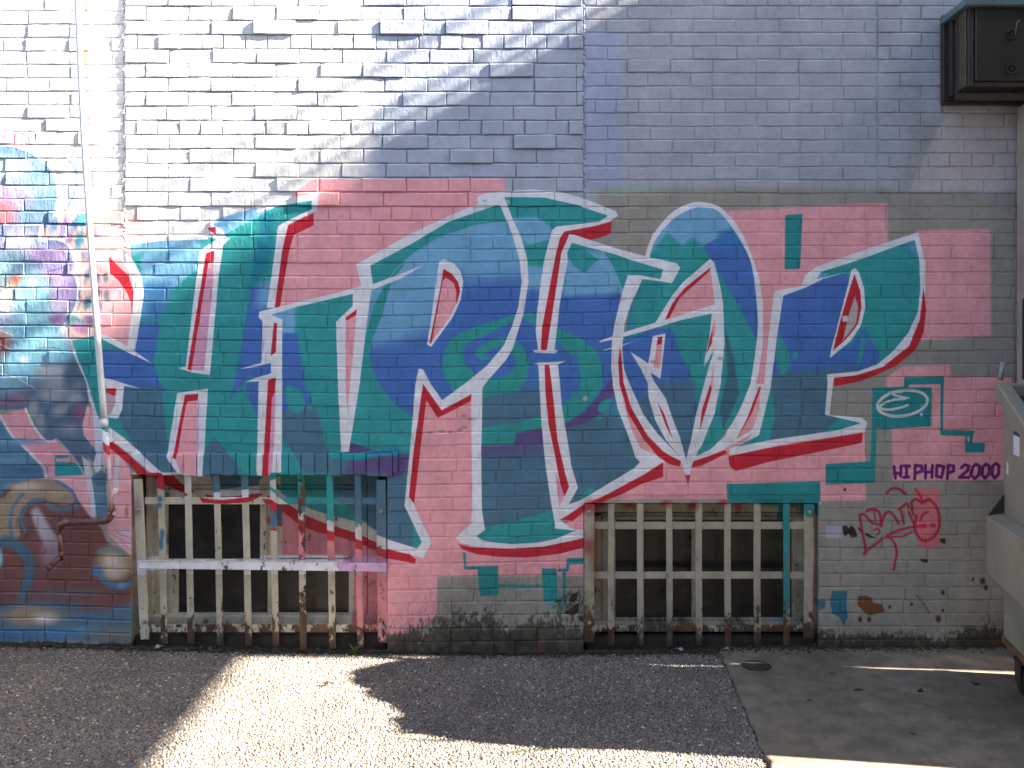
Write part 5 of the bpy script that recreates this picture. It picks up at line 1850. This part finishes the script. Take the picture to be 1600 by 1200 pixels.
# crumbs of dirt, grit and moss along the foot of the wall
gv, gf, gs_, nv = [], [], [], 0
ico = bmesh.new()
bmesh.ops.create_icosphere(ico, subdivisions=1, radius=1)
iv = np.array([v_.co[:] for v_ in ico.verts])
ifc = [[v_.index for v_ in f.verts] for f in ico.faces]
ico.free()
for k in range(4600):
    X = rnd.uniform(-3.2, 2.6)
    Y = -abs(rnd.gauss(0, .026 if k % 3 else .045)) + .012
    r = rnd.uniform(.0015, .0055) * (1.9 if rnd.random() < .07 else 1)
    pz = float(gz(X)) + r * .3 + (.012 if X > slab_edge_x(Y) else .002) + max(0, .012 + Y * .8) * .5
    gv.append(iv * np.array([r * rnd.uniform(.8, 1.6), r * rnd.uniform(.8, 1.4), r * .7]) * nrnd.uniform(.75, 1.2, (len(iv), 1)) + np.array([X, Y, pz]))
    for f in ifc:
        gf += [a + nv for a in f]
        gs_.append(3)
    nv += len(iv)
t = NT("wall_foot_grit", .95, .2)
nz_ = t.noise(26, 5, .7)
t.color(t.ramp(nz_, [(.3, (.020, .018, .013)), (.5, (.055, .046, .032)), (.62, (.045, .055, .022)), (.75, (.13, .115, .09))]))
grit = link(bpy.data.objects.new("grit", np_mesh("grit", np.concatenate(gv), gf, gs_, t.m, False)))
grit['kind'] = 'stuff'

# ---------------------------------------------------------------- unseen blocks added to shade the wall, and the building opposite
shade_wing = thing("shading_wing", "unseen red brick wing beyond the right edge, shaped to shade the wall", "building", (6, 0, 0))  # unseen; its edge and top are set to draw the shadow line


def child_box(parent, name, mat, *a, bev=0.0):
    m = MB()
    m.box(*a, bev)
    o = m.build(name, mat)
    o.parent = parent
    o.matrix_parent_inverse = Matrix.Translation(-Vector(parent.location))
    return o


child_box(shade_wing, "wall", M_RED, 6.0, 9.0, -.80, -.052, -.2, 6.22)
child_box(shade_wing, "coping", M_RENDER, 5.99, 9.0, -.803, -.052, 6.223, 6.27)
shade_walk = thing("shading_walkway", "added unseen walkway beyond the right edge, keeping sun off wall and pavement", "walkway", (6.5, -1, 0))  # added bridge, unseen; bounds the sunlit patch on the pavement
child_box(shade_walk, "deck", M_RENDER, 6.0, 7.1, -3.38, -.805, 4.72, 4.95)
child_box(shade_walk, "parapet", M_RENDER, 6.0, 6.16, -3.38, -.807, 4.953, 6.0)
child_box(shade_walk, "parapet", M_RENDER, 6.95, 7.1, -3.38, -.807, 4.953, 6.0)
m = MB()
m.prism([(-.807, 3.66), (-.93, 4.12), (-.93, 4.715), (-.807, 4.715)], 6.0, 6.25, axis='x')  # corner piece added to keep sun off the foot of the wall
o = m.build("bracket", M_RENDER)
o.parent = shade_walk
o.matrix_parent_inverse = Matrix.Translation(-Vector(shade_walk.location))
for zz, xx_, r in ((6.375, 6.1, .024), (6.52, 6.2, .022), (6.70, 6.1, .02)):  # rails added for the thin shade streaks along the lit edge
    m = MB()
    m.tube([(xx_, -3.3, zz), (xx_, -.06, zz)], r, 8)
    o = m.build("streak_rail", M_STEEL)
    o.parent = shade_walk
    o.matrix_parent_inverse = Matrix.Translation(-Vector(shade_walk.location))
far = thing("hoarding_block", "added unseen brick block that carries the shading hoarding", "building", (30, -4, 0))  # unseen, put in only to hold up the hoarding
child_box(far, "wall", M_RED, 27.0, 38.0, -12.0, 4.0, -.2, 12.0)
child_box(far, "coping", M_RENDER, 26.95, 38.0, -12.05, 4.05, 12.003, 12.2)
shade_hoard = thing("shading_hoarding", "added unseen hoarding on steel legs, softening the shadow edge on the wall", "hoarding", (27.2, -4, 12.2))  # distant shade caster, added for a soft shadow edge at left
child_box(shade_hoard, "panel", M_RENDER, 27.1, 27.2, -10.0, 2.0, 16.35, 18.08)
for y_ in (-9, -6, -1, 1.5):
    child_box(shade_hoard, "leg", M_STEEL, 27.21, 27.33, y_, y_ + .12, 12.2, 17.5)
near = thing("shading_block", "added plain block behind and right of the camera, darkening the wall at right", "building", (8, -6, 0))  # added to cut sky light on the right of the wall
child_box(near, "wall", M_RENDER, 3.3, 13.0, -8.9, -3.4, -.2, 7.5)
child_box(near, "coping", M_RENDER, 3.25, 13.05, -8.92, -3.36, 7.503, 7.6)
opp = thing("opposite_building", "two storey rendered building across the alley behind the camera", "building", (0, -9.5, 0))
child_box(opp, "wall", M_RENDER, -14, 12, -14.0, -9.01, -.2, 6.4)
child_box(opp, "cornice", M_RENDER, -14.1, 12.1, -14.1, -8.93, 6.403, 6.6)
for i in range(7):
    for z0_ in (1.0, 4.0):
        xw = -12 + i * 3.4
        f_ = child_box(opp, "window", M_POST, xw, xw + 1.2, -9.06, -8.98, z0_, z0_ + 1.5)
        gl = MB()
        gl.box(xw + .07, xw + 1.13, -8.985, -8.975, z0_ + .07, z0_ + 1.43)
        g_ = gl.build("pane", M_PLAIN_GLASS)
        g_.parent = f_
for o in list(bpy.data.objects):
    if o.type == 'MESH' and o.data.users == 0:
        bpy.data.objects.remove(o)
